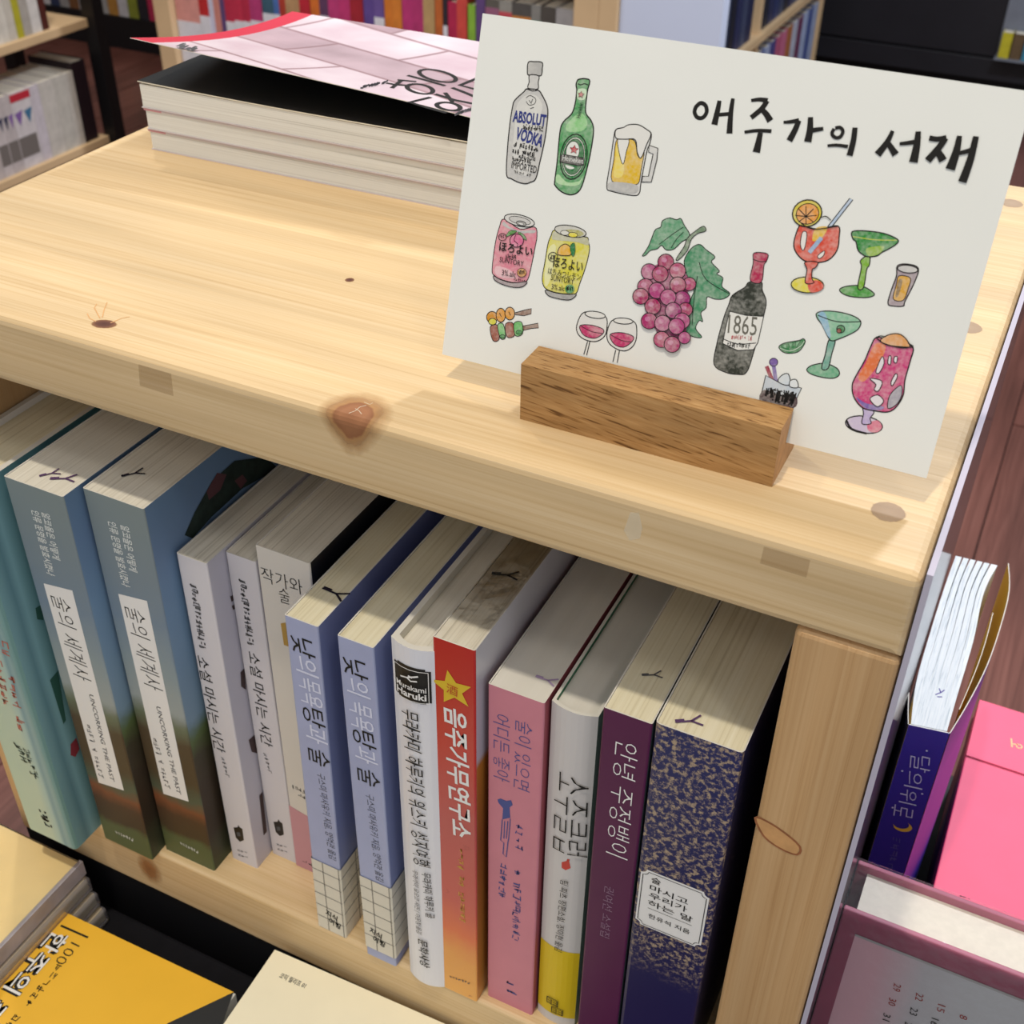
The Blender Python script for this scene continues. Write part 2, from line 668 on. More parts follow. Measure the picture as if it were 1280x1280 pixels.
KN_A = soft_mat('knot_round', [(0.0, '#4f2c22'), (0.55, '#5f3a2c'), (0.8, '#7d5238'), (1.0, '#a97e52')], 1.0, 0.8, 1.0)
KN_B = soft_mat('knot_large', [(0.0, '#96613f'), (0.3, '#a26c48'), (0.46, '#93603e'), (0.52, '#b58655'), (0.64, '#ab8054'), (0.72, '#c29a68'), (1.0, '#c9a678')], 0.85, 0.48, 0.95, 'UV')
KN_C = soft_mat('knot_faint', [(0.0, '#9c7c66'), (1.0, '#c2a17a')], 0.6, 0.2, 0.95)
KN_D = soft_mat('plug_round', [(0.0, '#b29a84'), (1.0, '#a88f78')], 0.6, 0.86, 0.95)
KN_E = soft_mat('knot_shelf', [(0.0, '#a06a3e'), (0.6, '#b07a4a'), (1.0, '#b8864f')], 0.75, 0.35, 0.95)


def knot(name, m, x, y, rx, ry, ang=0.0, front=False, lift=0.00006):
    b = MB()
    b.poly([(math.cos(2 * math.pi * k / 28), math.sin(2 * math.pi * k / 28), 0) for k in range(28)])
    o = b.build(name, m, unit)
    o.scale = (rx, ry, 1)
    if front:
        o.rotation_euler = (math.pi / 2, 0, 0)
        o.location = (x, -lift, y + oz)
    else:
        o.rotation_euler = (0, 0, ang)
        o.location = (x, y, oz + lift)
    return o


KNOT = mat('knot_dark', '#5f3a2c', 0.5, 0.3, 0.25, 300)
KNOT2 = mat('knot_brown', '#9a6240', 0.5, 0.3, 0.2, 200)
HALO = mat('knot_halo', '#cf9d68', 0.5, 0.3, 0.1, 200)
PLUG = mat('plug', '#b99b80', 0.5, 0.3, 0.1, 200)
TAPE = alpha_mat('tape_mark', '#8f6a3c', 0.2)
PALE = alpha_mat('glue_mark', '#efe6cc', 0.45)


def disc(cx, cy, rx, ry, n=20, ang=0.0, jag=0.0):
    r = []
    for k in range(n):
        a = 2 * math.pi * k / n
        j = 1 + random.uniform(-jag, jag)
        x, y = rx * math.cos(a) * j, ry * math.sin(a) * j
        r.append((cx + x * math.cos(ang) - y * math.sin(ang), cy + x * math.sin(ang) + y * math.cos(ang)))
    return r


def top_mark(name, pts, m, z=0.00006):
    b = MB()
    b.concave([(p[0], p[1], oz + z) for p in pts])
    b.build(name, m, unit)


def front_mark(name, pts, m, y=-0.00006):
    b = MB()
    b.concave([(p[0], y, p[1] + oz) for p in pts])
    b.build(name, m, unit)


knot('knot', KN_A, -0.2901, 0.0130, 0.0050, 0.0033, 0.2)
for q in ([(125, 398), (118, 385), (121, 380)], [(128, 397), (130, 388), (134, 378)], [(138, 404), (152, 398), (162, 396)], [(120, 402), (112, 398), (109, 392)]):
    b = MB()
    b.ribbon([tuple(onz(u, v, 0.0)[:2]) + (oz + 0.00008,) for u, v in q], 0.0004, Vector((0, 0, 1)))
    b.build('knot_crack', HALO, unit)
knot('knot', KN_A, -0.2319, 0.0839, 0.0019, 0.0019)
ER, EL = 0.0032, math.pi * 0.0032 / 2


def over_edge(s_):
    """distance around the board's rounded front edge (0 at its middle, plus on top) to y, z"""
    if s_ > EL / 2:
        return ER + s_ - EL / 2, 0.00008
    if s_ < -EL / 2:
        return -0.00008, -(ER - s_ - EL / 2)
    a = (s_ / EL + 0.5) * math.pi / 2
    r = ER + 0.00008
    return ER - r * math.cos(a), -ER + r * math.sin(a)


b = MB()
uvs = []
kn, ks = 18, 26
for iu in range(kn):
    for iv in range(ks):
        q = []
        for du, dv in ((0, 0), (1, 0), (1, 1), (0, 1)):
            u_, v_ = -1 + 2 * (iu + du) / kn, -1 + 2 * (iv + dv) / ks
            wid = 0.0140 * (1.0 if v_ > -0.1 else 1.0 - 0.45 * (-v_ - 0.1))
            y_, z_ = over_edge(0.0010 + (0.0150 if v_ > 0 else 0.0165) * v_)
            q.append((-0.1790 + wid * u_, y_, z_ + oz))
            uvs.append((u_, v_))
        b.poly(q)
o = b.build('knot', KN_B, unit)
ul = o.data.uv_layers.new(name='UVMap')
for k, t in enumerate(uvs):
    ul.data[k].uv = t
knot('knot', KN_C, -0.364, 0.232, 0.016, 0.007, 0.2)
b = MB()
for q in ([(436, 517), (444, 514), (450, 509), (458, 507)], [(444, 511), (449, 514), (452, 518)], [(455, 503), (462, 506), (466, 504)]):
    b.ribbon([tuple(onz(u, v, 0.0)[:2]) + (oz + 0.00013,) for u, v in q], 0.0003, Vector((0, 0, 1)))
b.build('knot_crack', PALE, unit)
p = ony(190, 1099, 0.0)
knot('knot', KN_E, p.x, -0.3142, 0.0085, 0.0125, 0, True)
for c in ((-0.0150, 0.0269), (-0.0155, 0.2844), (-0.0132, 0.1545)):
    knot('wood_plug', KN_D, c[0], c[1], 0.0053, 0.0053)


def fpx(pts):
    return [(p.x, p.z) for p in (ony(u, v, 0.0) for u, v in pts)]


front_mark('tape_mark', fpx([(173, 455), (214, 467), (217, 495), (175, 482)]), TAPE)
front_mark('tape_mark', fpx([(955, 683), (1013, 700), (1008, 722), (950, 704)]), TAPE)
front_mark('glue_mark', fpx([(788, 640), (799, 641), (803, 660), (800, 673), (787, 675), (780, 663)]), PALE)
b = MB()   # the oval knot in the right side panel
p = [ony(u, v, 0.0004) for u, v in ((944, 1022), (958, 1026), (980, 1040), (1000, 1058), (996, 1068), (975, 1060), (955, 1045))]
b.concave([(q.x, 0.0003, q.z + oz) for q in p])
b.build('knot', HALO, unit)
b = MB()
b.ribbon([(q[0], 0.00025, q[1] + oz) for q in catmull([(q.x, q.z) for q in p], True, 3)], 0.0008, Vector((0, -1, 0)), 0, True)
b.build('knot_ring', KNOT2, unit)

# clear sheet along the right side of the unit
ACR = clear_mat('acrylic_veiled', '#b9b2c4', 0.7, 0.08)  # milky lilac tint: dusty haze and reflections on the sheet put into its colour
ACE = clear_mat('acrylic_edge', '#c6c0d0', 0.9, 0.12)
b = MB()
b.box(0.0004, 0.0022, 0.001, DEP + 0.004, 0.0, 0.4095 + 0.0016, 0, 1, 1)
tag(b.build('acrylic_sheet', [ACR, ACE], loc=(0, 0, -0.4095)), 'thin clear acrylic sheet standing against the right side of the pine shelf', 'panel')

# black base under the shelf, low black table in front, black side cabinet on the right
BLK = mat('black_cloth', '#17161a', 0.85, 0.15, 0.15, 80)
BLK2 = mat('black_board', '#0f0f13', 0.6, 0.25, 0.1, 30)
base = empty('base_cabinet', (XL / 2, DEP / 2, FLOOR_Z))
tag(base, 'black base cabinet under the pine shelf unit', 'cabinet')
b = MB()
hh = ZB2 - FLOOR_Z - 0.0003
b.box(XL / 2 + 0.001, -XL / 2 - 0.001, -DEP / 2 + 0.001, DEP / 2 - 0.001, 0.06, hh)
b.build('carcass', BLK2, base, bevel=0.001)
b = MB()
b.box(XL / 2 + 0.02, -XL / 2 - 0.02, -DEP / 2 + 0.03, DEP / 2 - 0.03, 0.0, 0.06)
b.build('plinth', BLK2, base)
TZ = -0.3665
tab = empty('display_table', (-0.35, -0.27, FLOOR_Z))
tag(tab, 'black covered table in front of the pine shelf carrying flat books', 'table')
b = MB()
b.box(-0.52, 0.37, -0.3, 0.2685, TZ - FLOOR_Z - 0.03, TZ - FLOOR_Z)
b.build('table_top', BLK, tab, bevel=0.002)
for sx in (-0.49, 0.34):
    for sy in (-0.27, 0.238):
        b = MB()
        b.box(sx - 0.02, sx + 0.02, sy - 0.02, sy + 0.02, 0, TZ - FLOOR_Z - 0.03)
        b.build('leg', BLK2, tab)
SZ = -0.41
side = empty('side_cabinet', (0.15, 0.17, FLOOR_Z))
tag(side, 'black side cabinet at the right end of the pine shelf', 'cabinet')
b = MB()
b.box(-0.149, 0.06, -0.15, 0.178, 0.05, SZ - FLOOR_Z)
b.build('carcass', BLK2, side, bevel=0.001)
b = MB()
b.box(-0.13, 0.04, -0.13, 0.15, 0, 0.05)
b.build('plinth', BLK2, side)


# ------------------------------------------------------------------ books standing on the shelf
class Book:
    """upright book: local x along the spine's width, y into the shelf, z up"""
    def __init__(s, name, label, x0, w, y, h, d, spine, cover=None, left=None, page=PAGE, lean=0.0, bulge=0.0, t=0.0005, inset=0.0004, group=None, z=ZB, ridge=0.0007, endp=None, yaw=0.0):
        s.w, s.h, s.d, s.y, s.bulge, s.t = w, h, d, y, bulge, t
        s.root = empty(name, (x0, y, z), (0, lean, yaw))
        tag(s.root, label, 'book', group)
        s.inv = (Matrix.Translation((x0, y, z)) @ Matrix.Rotation(lean, 4, 'Y')).inverted()
        cover = cover or spine
        left = left or cover
        mats = [spine, left, cover, RIM, endp or WHITE]
        n = 8 if bulge else 3

        def outline(off):
            L = [(off, d - 0.0001), ]
            if bulge:
                arc = [(off + (w - 2 * off) * k / n, -bulge * (1 - (2 * k / n - 1) ** 2) + off) for k in range(n + 1)]
            else:
                r = max(ridge - off, 0.0001)
                arc = [(off + r * (1 - math.cos(a)), off + r * (1 - math.sin(a))) for a in (0, math.pi / 4, math.pi / 2)]
                arc += [(w - x, y_) for x, y_ in reversed(arc)]
            return L + arc + [(w - off, d - 0.0001)]
        A, B = outline(0), outline(t)
        b = MB()
        N = len(A)
        for i in range(N - 1):
            mi = 1 if i == 0 else 2 if i == N - 2 else 0
            a0, a1, c0, c1 = A[i], A[i + 1], B[i], B[i + 1]
            b.poly([(*a0, 0), (*a1, 0), (*a1, h), (*a0, h)], mi)
            b.poly([(*c1, 0), (*c0, 0), (*c0, h), (*c1, h)], 4)
            b.poly([(*a0, h), (*a1, h), (*c1, h), (*c0, h)], 3)
            b.poly([(*a1, 0), (*a0, 0), (*c0, 0), (*c1, 0)], 3)
        for i, j in ((0, 0), (N - 1, N - 1)):
            b.poly([(*A[i], 0), (*A[i], h), (*B[i], h), (*B[i], 0)], 3)
        s.cover = b.build('cover', mats, s.root)
        b = MB()
        pl = [(p[0], p[1]) for p in outline(t + 0.0001)]
        pl[0] = (pl[0][0], d - 0.002)
        pl[-1] = (pl[-1][0], d - 0.002)
        b.prism(pl, inset * 0.5, h - inset)
        s.pages = b.build('page_block', page, s.root)

    def yf(s, x):
        if s.bulge:
            return -s.bulge * (1 - (2 * x / s.w - 1) ** 2)
        return 0.0

    def warp(s, lift=0.00016):
        if s.bulge:
            lift += 0.0005
        return lambda p: Vector((p.x, s.yf(p.x) - lift, p.z))

    def px(s, u, v):
        q = s.inv @ ony(u, v, s.y - s.bulge * 0.7)
        return q

    def ptop(s, u, v):
        z = (s.root.location.z - H) + s.h
        return s.inv @ onz(u, v, z)

    def down(s, txt, p0, p1, w, m, bold=0.0, name='title_lettering', lift=0.00016):
        """lettering that runs down the spine, heads to the right"""
        a, c = s.px(*p0), s.px(*p1)
        b = MB()
        put_text(b, txt, (a.x - w / 2, 0, a.z), c - a, (w, 0, 0), 0, bold, s.warp(lift))
        return b.build(name, m, s.root)

    def rows(s, p0, p1, w, n, m, name='small_print', seed=1, lw=0.11):
        a, c = s.px(*p0), s.px(*p1)
        b = MB()
        put_scribble(b, (a.x - w / 2, 0, a.z), c - a, (w, 0, 0), n, 0, lw, seed, s.warp())
        return b.build(name, m, s.root)

    def across(s, txt, p0, p1, h, m, bold=0.0, name='title_lettering', scrib=0, lift=0.00016, skew=0.0):
        """lettering set level across the spine"""
        a, c = s.px(*p0), s.px(*p1)
        b = MB()
        X = Vector((c.x - a.x, 0, c.z - a.z))
        if scrib:
            put_scribble(b, a, X, (skew, 0, h), scrib, 0, 0.1, 3, s.warp())
        else:
            put_text(b, txt, a, X, (skew, 0, h), 0, bold, s.warp(lift))
        return b.build(name, m, s.root)

    def patch(s, pts, m, name, lift=0.0001, smooth=False):
        b = MB()
        q = [s.px(*p) for p in pts]
        b.concave([(p.x, s.yf(p.x) - lift, p.z) for p in q])
        return b.build(name, m, s.root)

    def mark(s, u, v, sz, m, ang=0.0):
        """inked Y-shaped stamp on the top of the page block"""
        p = s.ptop(u, v)
        b = MB()
        def P(x, y):
            return (p.x + sz * (x * math.cos(ang) - y * math.sin(ang)), p.y + sz * (x * math.sin(ang) + y * math.cos(ang)), s.h + 0.00005)
        for q in ([(-0.5, 0), (0.1, 0.03)], [(0.1, 0.03), (0.5, 0.3)], [(0.1, 0.03), (0.5, -0.2)], [(-0.5, 0.08), (-0.15, 0.1)]):
            b.ribbon([P(*a) for a in q], sz * 0.085, Vector((0, 0, 1)))
        b.build('stamp_mark', m, s.root)


STAMP = mat('stamp_purple', '#5d4468', 0.8, 0.1)
STAMPB = mat('stamp_black', '#2a2430', 0.8, 0.1)
STAMPV = mat('stamp_violet', '#a993b3', 0.8, 0.1)

# --- teal hardcover at the left end, sticking out of the row
TEAL = ramp_mat('teal_cover', 'X', 0.0315, [(0.0, '#b9cdb8'), (0.55, '#bccdb9'), (0.72, '#a9c3bd'), (0.80, '#7f9fa6'), (0.88, '#8fadae'), (1.0, '#6d9594')], 0.02, 20)
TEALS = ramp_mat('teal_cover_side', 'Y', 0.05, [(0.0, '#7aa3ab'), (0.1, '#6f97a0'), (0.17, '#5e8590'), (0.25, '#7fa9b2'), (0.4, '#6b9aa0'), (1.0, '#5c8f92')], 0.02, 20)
tb = Book('hardcover_book', 'thick pale teal hardcover at the left end of the row, sticking out', -0.3846, 0.0318, -0.0172, 0.2195, 0.15, TEAL, TEALS, page=PAGE_C, t=0.0026, inset=0.003, ridge=0.002)
REDS = mat('print_red', '#c2705f', 0.7, 0.2)
DKG = mat('print_dark_green', '#3e4a3d', 0.7, 0.2)
tb.rows((-12, 790), (10, 884), 0.006, 9, REDS, seed=3)
tb.rows((4, 800), (28, 915), 0.006, 11, REDS, seed=4)
tb.rows((20, 928), (43, 972), 0.006, 5, DKG, seed=5)
tb.rows((32, 935), (47, 976), 0.004, 6, DKG, seed=6)
tb.rows((52, 1012), (62, 1034), 0.006, 4, INK, 'publisher_print', seed=7, lw=0.16)
b = MB()   # a leaf sprig and a red petal printed on the side of the cover
for pts, mi in (([(62, 850), (72, 838), (82, 900), (79, 905)], 0), ([(44, 760), (52, 755), (54, 775), (46, 774)], 0), ([(88, 930), (95, 922), (99, 936), (94, 946), (88, 944)], 1)):
    q = [tb.inv @ onx(u, v, -0.3846 + 0.0318) for u, v in pts]
    b = MB()
    b.concave([(0.0318 + 0.0002, p.y, p.z) for p in q])
    b.build(('printed_leaf', 'printed_petal')[mi], (mat('print_leaf', '#2f5a50', 0.7), mat('print_petal', '#8f3540', 0.7))[mi], tb.root)

# --- two copies of the wine history paperback
def history(x0, w, y, h, lean, which, off):
    HS = ramp_mat('history_spine', 'Z', 0.223, [(0.0, '#56613f'), (0.07, '#55603f'), (0.09, '#44382a'), (0.15, '#4b3628'), (0.19, '#7c4a30'), (0.22, '#4f5a48'), (0.28, '#4c3f2d'), (0.40, '#4e4130'), (0.45, '#66705a'), (0.49, '#9aa2a2'), (0.60, '#8a999f'), (0.72, '#76889a'), (0.82, '#7a8892'), (1.0, '#7f8a8a')], 0.035, 60)
    HC = ramp_mat('history_cover', 'Z', 0.223, [(0.0, '#3b4630'), (0.1, '#33291f'), (0.3, '#3a2f24'), (0.36, '#3f3a2a'), (0.42, '#56663c'), (0.47, '#7a93a8'), (0.75, '#7391b0'), (0.9, '#6a84a6'), (1.0, '#64809f')], 0.07, 40)
    k = Book('paperback_book', which, x0, w, y, h, 0.152, HS, HC, page=PAGE, lean=lean, group='two copies of the landscape-spined history paperback')
    o = off
    k.patch([(o[0] + 54.7, o[1] + 729), (o[0] + 90.6, o[1] + 738), (155 + o[2], 988 + o[3]), (123.5 + o[2], 978 + o[3])], WHITE, 'title_panel')
    return k


hc = history(-0.3455, 0.0305, -0.0045, 0.2240, 0.010, 'landscape-painted history paperback with white title strip, next to the teal hardcover', (0, 0, 0, 0))
hd = history(-0.3133, 0.0302, 0.0038, 0.2237, 0.013, 'landscape-painted history paperback with white title strip, beside the white novel', (93.3, 13, 81, 14))
SUB = mat('print_pale_grey', '#e6e8e4', 0.7, 0.2)
GREYP = mat('print_grey', '#5b5a5c', 0.7, 0.2)
for k, a in ((hc, [(74, 746), (104, 850), (114, 868), (141, 976), (110, 905), (127, 972), (57, 641), (71, 699), (44, 638), (64, 719), (145, 1042), (168, 1053)]),
             (hd, [(167, 760), (193, 862), (198, 883), (224, 992), (193, 922), (210, 985), (156, 657), (167, 714), (140, 652), (158, 733), (226, 1056), (249, 1068)])):
    k.down('술의 세계사', a[0], a[1], 0.0105, INK, -0.012)
    k.down('UNCORKING THE PAST', a[2], a[3], 0.0026, GREYP, 0.01, 'subtitle_lettering')
    k.rows(a[4], a[5], 0.0036, 12, GREYP, 'author_print', 11)
    k.down('알코올은 어떻게', a[6], a[7], 0.0046, SUB, 0.008, 'subtitle_lettering')
    k.down('인류 문명을 발효시켰나', a[8], a[9], 0.0046, SUB, 0.008, 'subtitle_lettering')
    k.across('', a[10], a[11], 0.003, SUB, name='publisher_print', scrib=7)
hc.mark(78, 598, 0.010, STAMP, 0.5)
hc.mark(62, 592, 0.008, STAMP, 0.9)
hd.mark(166, 592, 0.009, STAMPB, 0.9)
b = MB()   # dark foliage and red blossoms printed on the cover that shows
for pts, mi in (([(228, 668), (240, 640), (262, 600), (290, 575), (330, 570), (345, 585), (300, 610), (262, 645), (238, 672)], 0), ([(255, 613), (268, 590), (280, 592), (272, 612), (258, 624)], 1), ([(290, 600), (300, 592), (306, 600), (298, 610)], 1)):
    q = [hd.inv @ onx(u, v, -0.2815) for u, v in pts]
    b.concave([(hd.w + 0.0002 + 0.00005 * mi, p.y, p.z) for p in q], mi)
b.build('printed_foliage', [mat('print_foliage', '#27332f', 0.7, 0.2, 0.3, 200), mat('print_blossom', '#5c3a40', 0.7)], hd.root)

# --- two copies of the white novel
def novel(x0, w, y, h, lean, label):
    return Book('paperback_book', label, x0, w, y, h, 0.13, mat('novel_white', '#d9d4d8', 0.5), mat('novel_cover', '#c3c0cc', 0.5), page=PAGE, lean=lean, group='two copies of the slim white novel')


ne = novel(-0.2802, 0.0151, 0.0145, 0.1950, 0.009, 'slim white novel with handwritten title, left copy beside the history paperbacks')
nf = novel(-0.2641, 0.0148, 0.0258, 0.1934, 0.007, 'slim white novel with handwritten title, right copy beside the bottle-capped white book')
for k, a in ((ne, [(253, 821), (275, 939), (242, 730), (254, 812), (279, 947), (285, 972), (298, 1042), (303, 1066)]),
             (nf, [(317, 816), (334, 932), (303, 724), (314, 808), (332, 942), (338, 967), (348, 1035), (352, 1059)])):
    k.down('소설 마시는 시간', a[0], a[1], 0.0066, INK, 0.0)
    k.rows(a[2], a[3], 0.0042, 15, GREYP, 'subtitle_print', 21, 0.13)
    k.rows(a[4], a[5], 0.003, 5, GREYP, 'author_print', 22)
    u, v = a[6]
    k.patch([(u - 6, v - 8), (u - 1, v - 8), (u, v - 11), (u + 2, v - 8), (u + 5, v - 6), (u + 7, v + 8), (u + 2, v + 10), (u - 3, v + 5)], BLACK, 'bottle_emblem')
    k.patch([(u - 2, v - 2), (u + 2, v - 2), (u + 3, v + 3), (u - 1, v + 3)], GREYP, 'emblem_label', 0.0002)
    u, v = a[7]
    k.across('', (u - 6, v - 2), (u + 7, v + 2), 0.0022, GREYP, name='publisher_print', scrib=3)
    k.across('', (u - 5, v + 4), (u + 8, v + 8), 0.0022, GREYP, name='publisher_print', scrib=3)
b = MB()   # small black ink drawings on the covers that face right
for kx, x in ((ne, -0.2802 + 0.0151 + 0.002),):
    for pts in ([(286, 745), (292, 742), (293, 747), (288, 752)], [(288, 757), (293, 754), (294, 759), (290, 762)], [(300, 840), (305, 835), (307, 862), (301, 858)], [(311, 925), (319, 918), (322, 942), (315, 940)], [(325, 995), (329, 990), (335, 1040), (331, 1045)]):
        q = [kx.inv @ onx(u, v, x - 0.001) for u, v in pts]
        b = MB()
        b.concave([(kx.w + 0.0002, p.y, p.z) for p in q])
        b.build('printed_doodle', mat('print_doodle', '#4a3a3a', 0.7), ne.root)

# --- white book with pink foot and black endpaper
gk = Book('paperback_book', 'white paperback with pink foot and black inner cover, half hidden by the lilac book', -0.2487, 0.0258, 0.0251, 0.2034, 0.135, mat('ivory_cover', '#ddd6cc', 0.5), mat('black_cover', '#1b1b20', 0.4), mat('ivory_cover', '#ddd6cc'), page=PAGE, lean=0.012)
gk.across('작가와', (328, 726), (379, 744), 0.0078, INK, -0.012)
gk.across('술', (350, 752), (363, 756), 0.0078, INK, -0.012)
gk.patch([(351, 779), (357, 778), (361, 808), (355, 806)], mat('print_gold', '#b8924a', 0.5), 'gold_mark')
gk.patch([(361, 1006), (374, 1014), (388, 1022), (403, 1026), (412, 1110), (392, 1100), (371, 1084)], mat('print_pink', '#c9939c', 0.5), 'pink_foot')
gk.across('', (365, 985), (382, 993), 0.003, GREYP, name='author_print', scrib=4)
gk.across('', (373, 996), (383, 1001), 0.003, GREYP, name='author_print', scrib=2)
gk.across('', (378, 1078), (393, 1085), 0.003, BLACK, name='publisher_print', scrib=2, lift=0.0003)

# --- two lilac bathhouse books with checked paper bands
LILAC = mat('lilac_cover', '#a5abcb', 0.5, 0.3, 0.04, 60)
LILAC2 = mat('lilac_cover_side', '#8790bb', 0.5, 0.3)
GLINE = mat('band_line', '#8b867e', 0.7)
BAND = mat('band_paper', '#d8d2c4', 0.55)


def lilac(x0, w, y, h, lean, label, g):
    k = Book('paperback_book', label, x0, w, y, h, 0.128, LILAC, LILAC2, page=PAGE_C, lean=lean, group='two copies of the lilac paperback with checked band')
    for txt, a, c, m in g['t']:
        k.down(txt, a, c, g['w'], m, -0.002 if m is INK else 0.004, lift=0.00016)
    k.down('구스미 마사유키 지음, 양억관 옮김', g['s'][0], g['s'][1], 0.0042, INK, -0.01, 'author_lettering')
    z1 = k.px(*g['b1']).z
    z0 = max(0.0003, k.px(*g['b0']).z)
    b = MB()
    e = 0.0004
    out = [(-e, 0.10), (-e, -e + 0.0006), (-e + 0.0006, -e), (w + e - 0.0006, -e), (w + e, -e + 0.0006), (w + e, 0.10)]
    for i in range(len(out) - 1):
        a, c = out[i], out[i + 1]
        b.poly([(*a, z0), (*c, z0), (*c, z1), (*a, z1)])
    bd = b.build('paper_band', BAND, k.root)
    b = MB()
    step = 0.0088
    z = z1 - step * 0.75
    while z > z0 + 0.002:
        b.ribbon([(0, -e - 0.0001, z), (w, -e - 0.0001, z - 0.0003)], 0.0005, Vector((0, -1, 0)))
        b.ribbon([(w + e + 0.0001, 0, z), (w + e + 0.0001, 0.1, z)], 0.0005, Vector((1, 0, 0)))
        z -= step
    for x in (w * 0.40, w - 0.0006):
        b.ribbon([(x, -e - 0.0001, z1), (x, -e - 0.0001, z0)], 0.0005, Vector((0, -1, 0)))
    for y_ in (0.012, 0.024, 0.036, 0.048):
        b.ribbon([(w + e + 0.0001, y_, z1), (w + e + 0.0001, y_, z0)], 0.0005, Vector((1, 0, 0)))
    b.build('band_check', GLINE, bd)
    a, c = k.px(*g['l'][0]), k.px(*g['l'][1])
    b = MB()
    put_text(b, '지식', (a.x - 0.0006, -e - 0.0002, a.z - 0.0052), (0.0062, 0, -0.0018), (0.0008, 0, 0.0046), 0, 0.02)
    put_text(b, '여행', (a.x + 0.0008, -e - 0.0002, a.z - 0.0105), (0.0062, 0, -0.0018), (0.0008, 0, 0.0046), 0, 0.02)
    b.build('publisher_lettering', INK, bd)
    return k


PALEL = mat('print_pale_lilac', '#d9dbee', 0.6)
h1 = lilac(-0.2200, 0.0150, 0.0012, 0.1970, 0.018, 'lilac paperback with white checked band, left copy beside the pink-footed white book',
           dict(w=0.0105, t=[('낮', (377, 797), (381, 821), INK), ('의', (382, 822), (385, 843), PALEL), ('목욕', (386, 848), (391, 883), PALEL), ('탕', (391, 885), (394, 908), INK), ('과', (395, 908), (397, 929), PALEL), ('술', (398, 937), (400, 957), INK)],
                s=((401, 967), (416, 1074)), b1=(395, 1074), b0=(402, 1160), l=((408, 1134), (420, 1150))))
h2 = lilac(-0.1917, 0.0156, -0.0015, 0.1992, 0.003, 'lilac paperback with white checked band, right copy beside the white hardcover',
           dict(w=0.0105, t=[('낮', (443, 824), (446, 848), INK), ('의', (447, 850), (449, 869), PALEL), ('목욕', (450, 878), (454, 913), PALEL), ('탕', (454, 913), (457, 935), INK), ('과', (457, 935), (459, 954), PALEL), ('술', (460, 962), (462, 982), INK)],
                s=((462, 993), (475, 1101)), b1=(449, 1093), b0=(458, 1181), l=((463, 1156), (475, 1170))))
h1.mark(417, 741, 0.011, STAMPB, -0.1)

# --- white hardcover of the whisky travels
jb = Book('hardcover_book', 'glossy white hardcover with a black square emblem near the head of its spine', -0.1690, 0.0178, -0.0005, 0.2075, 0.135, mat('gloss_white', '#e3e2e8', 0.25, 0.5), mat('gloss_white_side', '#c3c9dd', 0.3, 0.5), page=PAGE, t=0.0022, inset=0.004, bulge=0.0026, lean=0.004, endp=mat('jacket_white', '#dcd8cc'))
b = MB()
c0 = jb.px(511, 852)
c0.x = jb.w / 2
hw, hh_, r = 0.0076, 0.0088, 0.0018
pts = []
for cx, cz, a0 in ((hw - r, hh_ - r, 0), (-hw + r, hh_ - r, 90), (-hw + r, -hh_ + r, 180), (hw - r, -hh_ + r, 270)):
    for q in range(4):
        a = math.radians(a0 + q * 30)
        pts.append((c0.x + cx + r * math.cos(a), c0.z + cz + r * math.sin(a)))
grid = 8
x_lo, x_hi = min(p[0] for p in pts), max(p[0] for p in pts)
for i in range(grid):
    xa, xb = x_lo + (x_hi - x_lo) * i / grid, x_lo + (x_hi - x_lo) * (i + 1) / grid
    cut = 0.0009 if i in (0, grid - 1) else 0.0
    b.poly([(xa, jb.yf(xa) - 0.0002, c0.z - hh_ + cut), (xb, jb.yf(xb) - 0.0002, c0.z - hh_ + cut), (xb, jb.yf(xb) - 0.0002, c0.z + hh_ - cut), (xa, jb.yf(xa) - 0.0002, c0.z + hh_ - cut)])
em = b.build('emblem', BLACK, jb.root)
b = MB()
put_text(b, 'Murakami', (c0.x - 0.0062, 0, c0.z - 0.0022), (0.0124, 0, -0.0002), (0, 0, 0.0027), 0, 0.01, jb.warp(0.0004))
put_text(b, 'Haruki', (c0.x - 0.0062, 0, c0.z - 0.0062), (0.0124, 0, -0.0002), (0, 0, 0.0034), 0, 0.025, jb.warp(0.0004))
for q in ([(-0.004, 0.0028), (-0.001, 0.0036), (0.002, 0.0050), (0.0035, 0.0056)], [(-0.001, 0.0036), (0.0005, 0.0024), (0.003, 0.0030)], [(-0.0005, 0.0048), (0.0012, 0.0042)]):
    b.ribbon([jb.warp(0.0004)(Vector((c0.x + p[0], 0, c0.z + p[1]))) for p in q], 0.0007, Vector((0, -1, 0)))
fr = [(c0.x + x, c0.z + z) for x, z in ((-0.0070, -0.0078), (0.0070, -0.0078), (0.0070, 0.0078), (-0.0070, 0.0078))]
for i in range(4):
    a, c = fr[i], fr[(i + 1) % 4]
    b.ribbon([jb.warp(0.0004)(Vector((a[0] + (c[0] - a[0]) * t / 4, 0, a[1] + (c[1] - a[1]) * t / 4))) for t in range(5)], 0.0003, Vector((0, -1, 0)))
b.build('emblem_lettering', WHITE, em)
jb.down('무라카미 하루키의 위스키 성지여행', (514, 885), (529, 1080), 0.0078, INK, 0.0)
jb.down('무라카미 하루키 글', (534, 1089), (539, 1146), 0.0040, INK, 0.006, 'author_lettering')
jb.down('무라카미 요오코 사진 | 이윤정 옮김', (520, 1085), (525, 1164), 0.0034, GREYP, 0.004, 'author_lettering')
jb.down('문학사상', (530, 1172), (533, 1206), 0.0050, INK, 0.012, 'publisher_lettering')

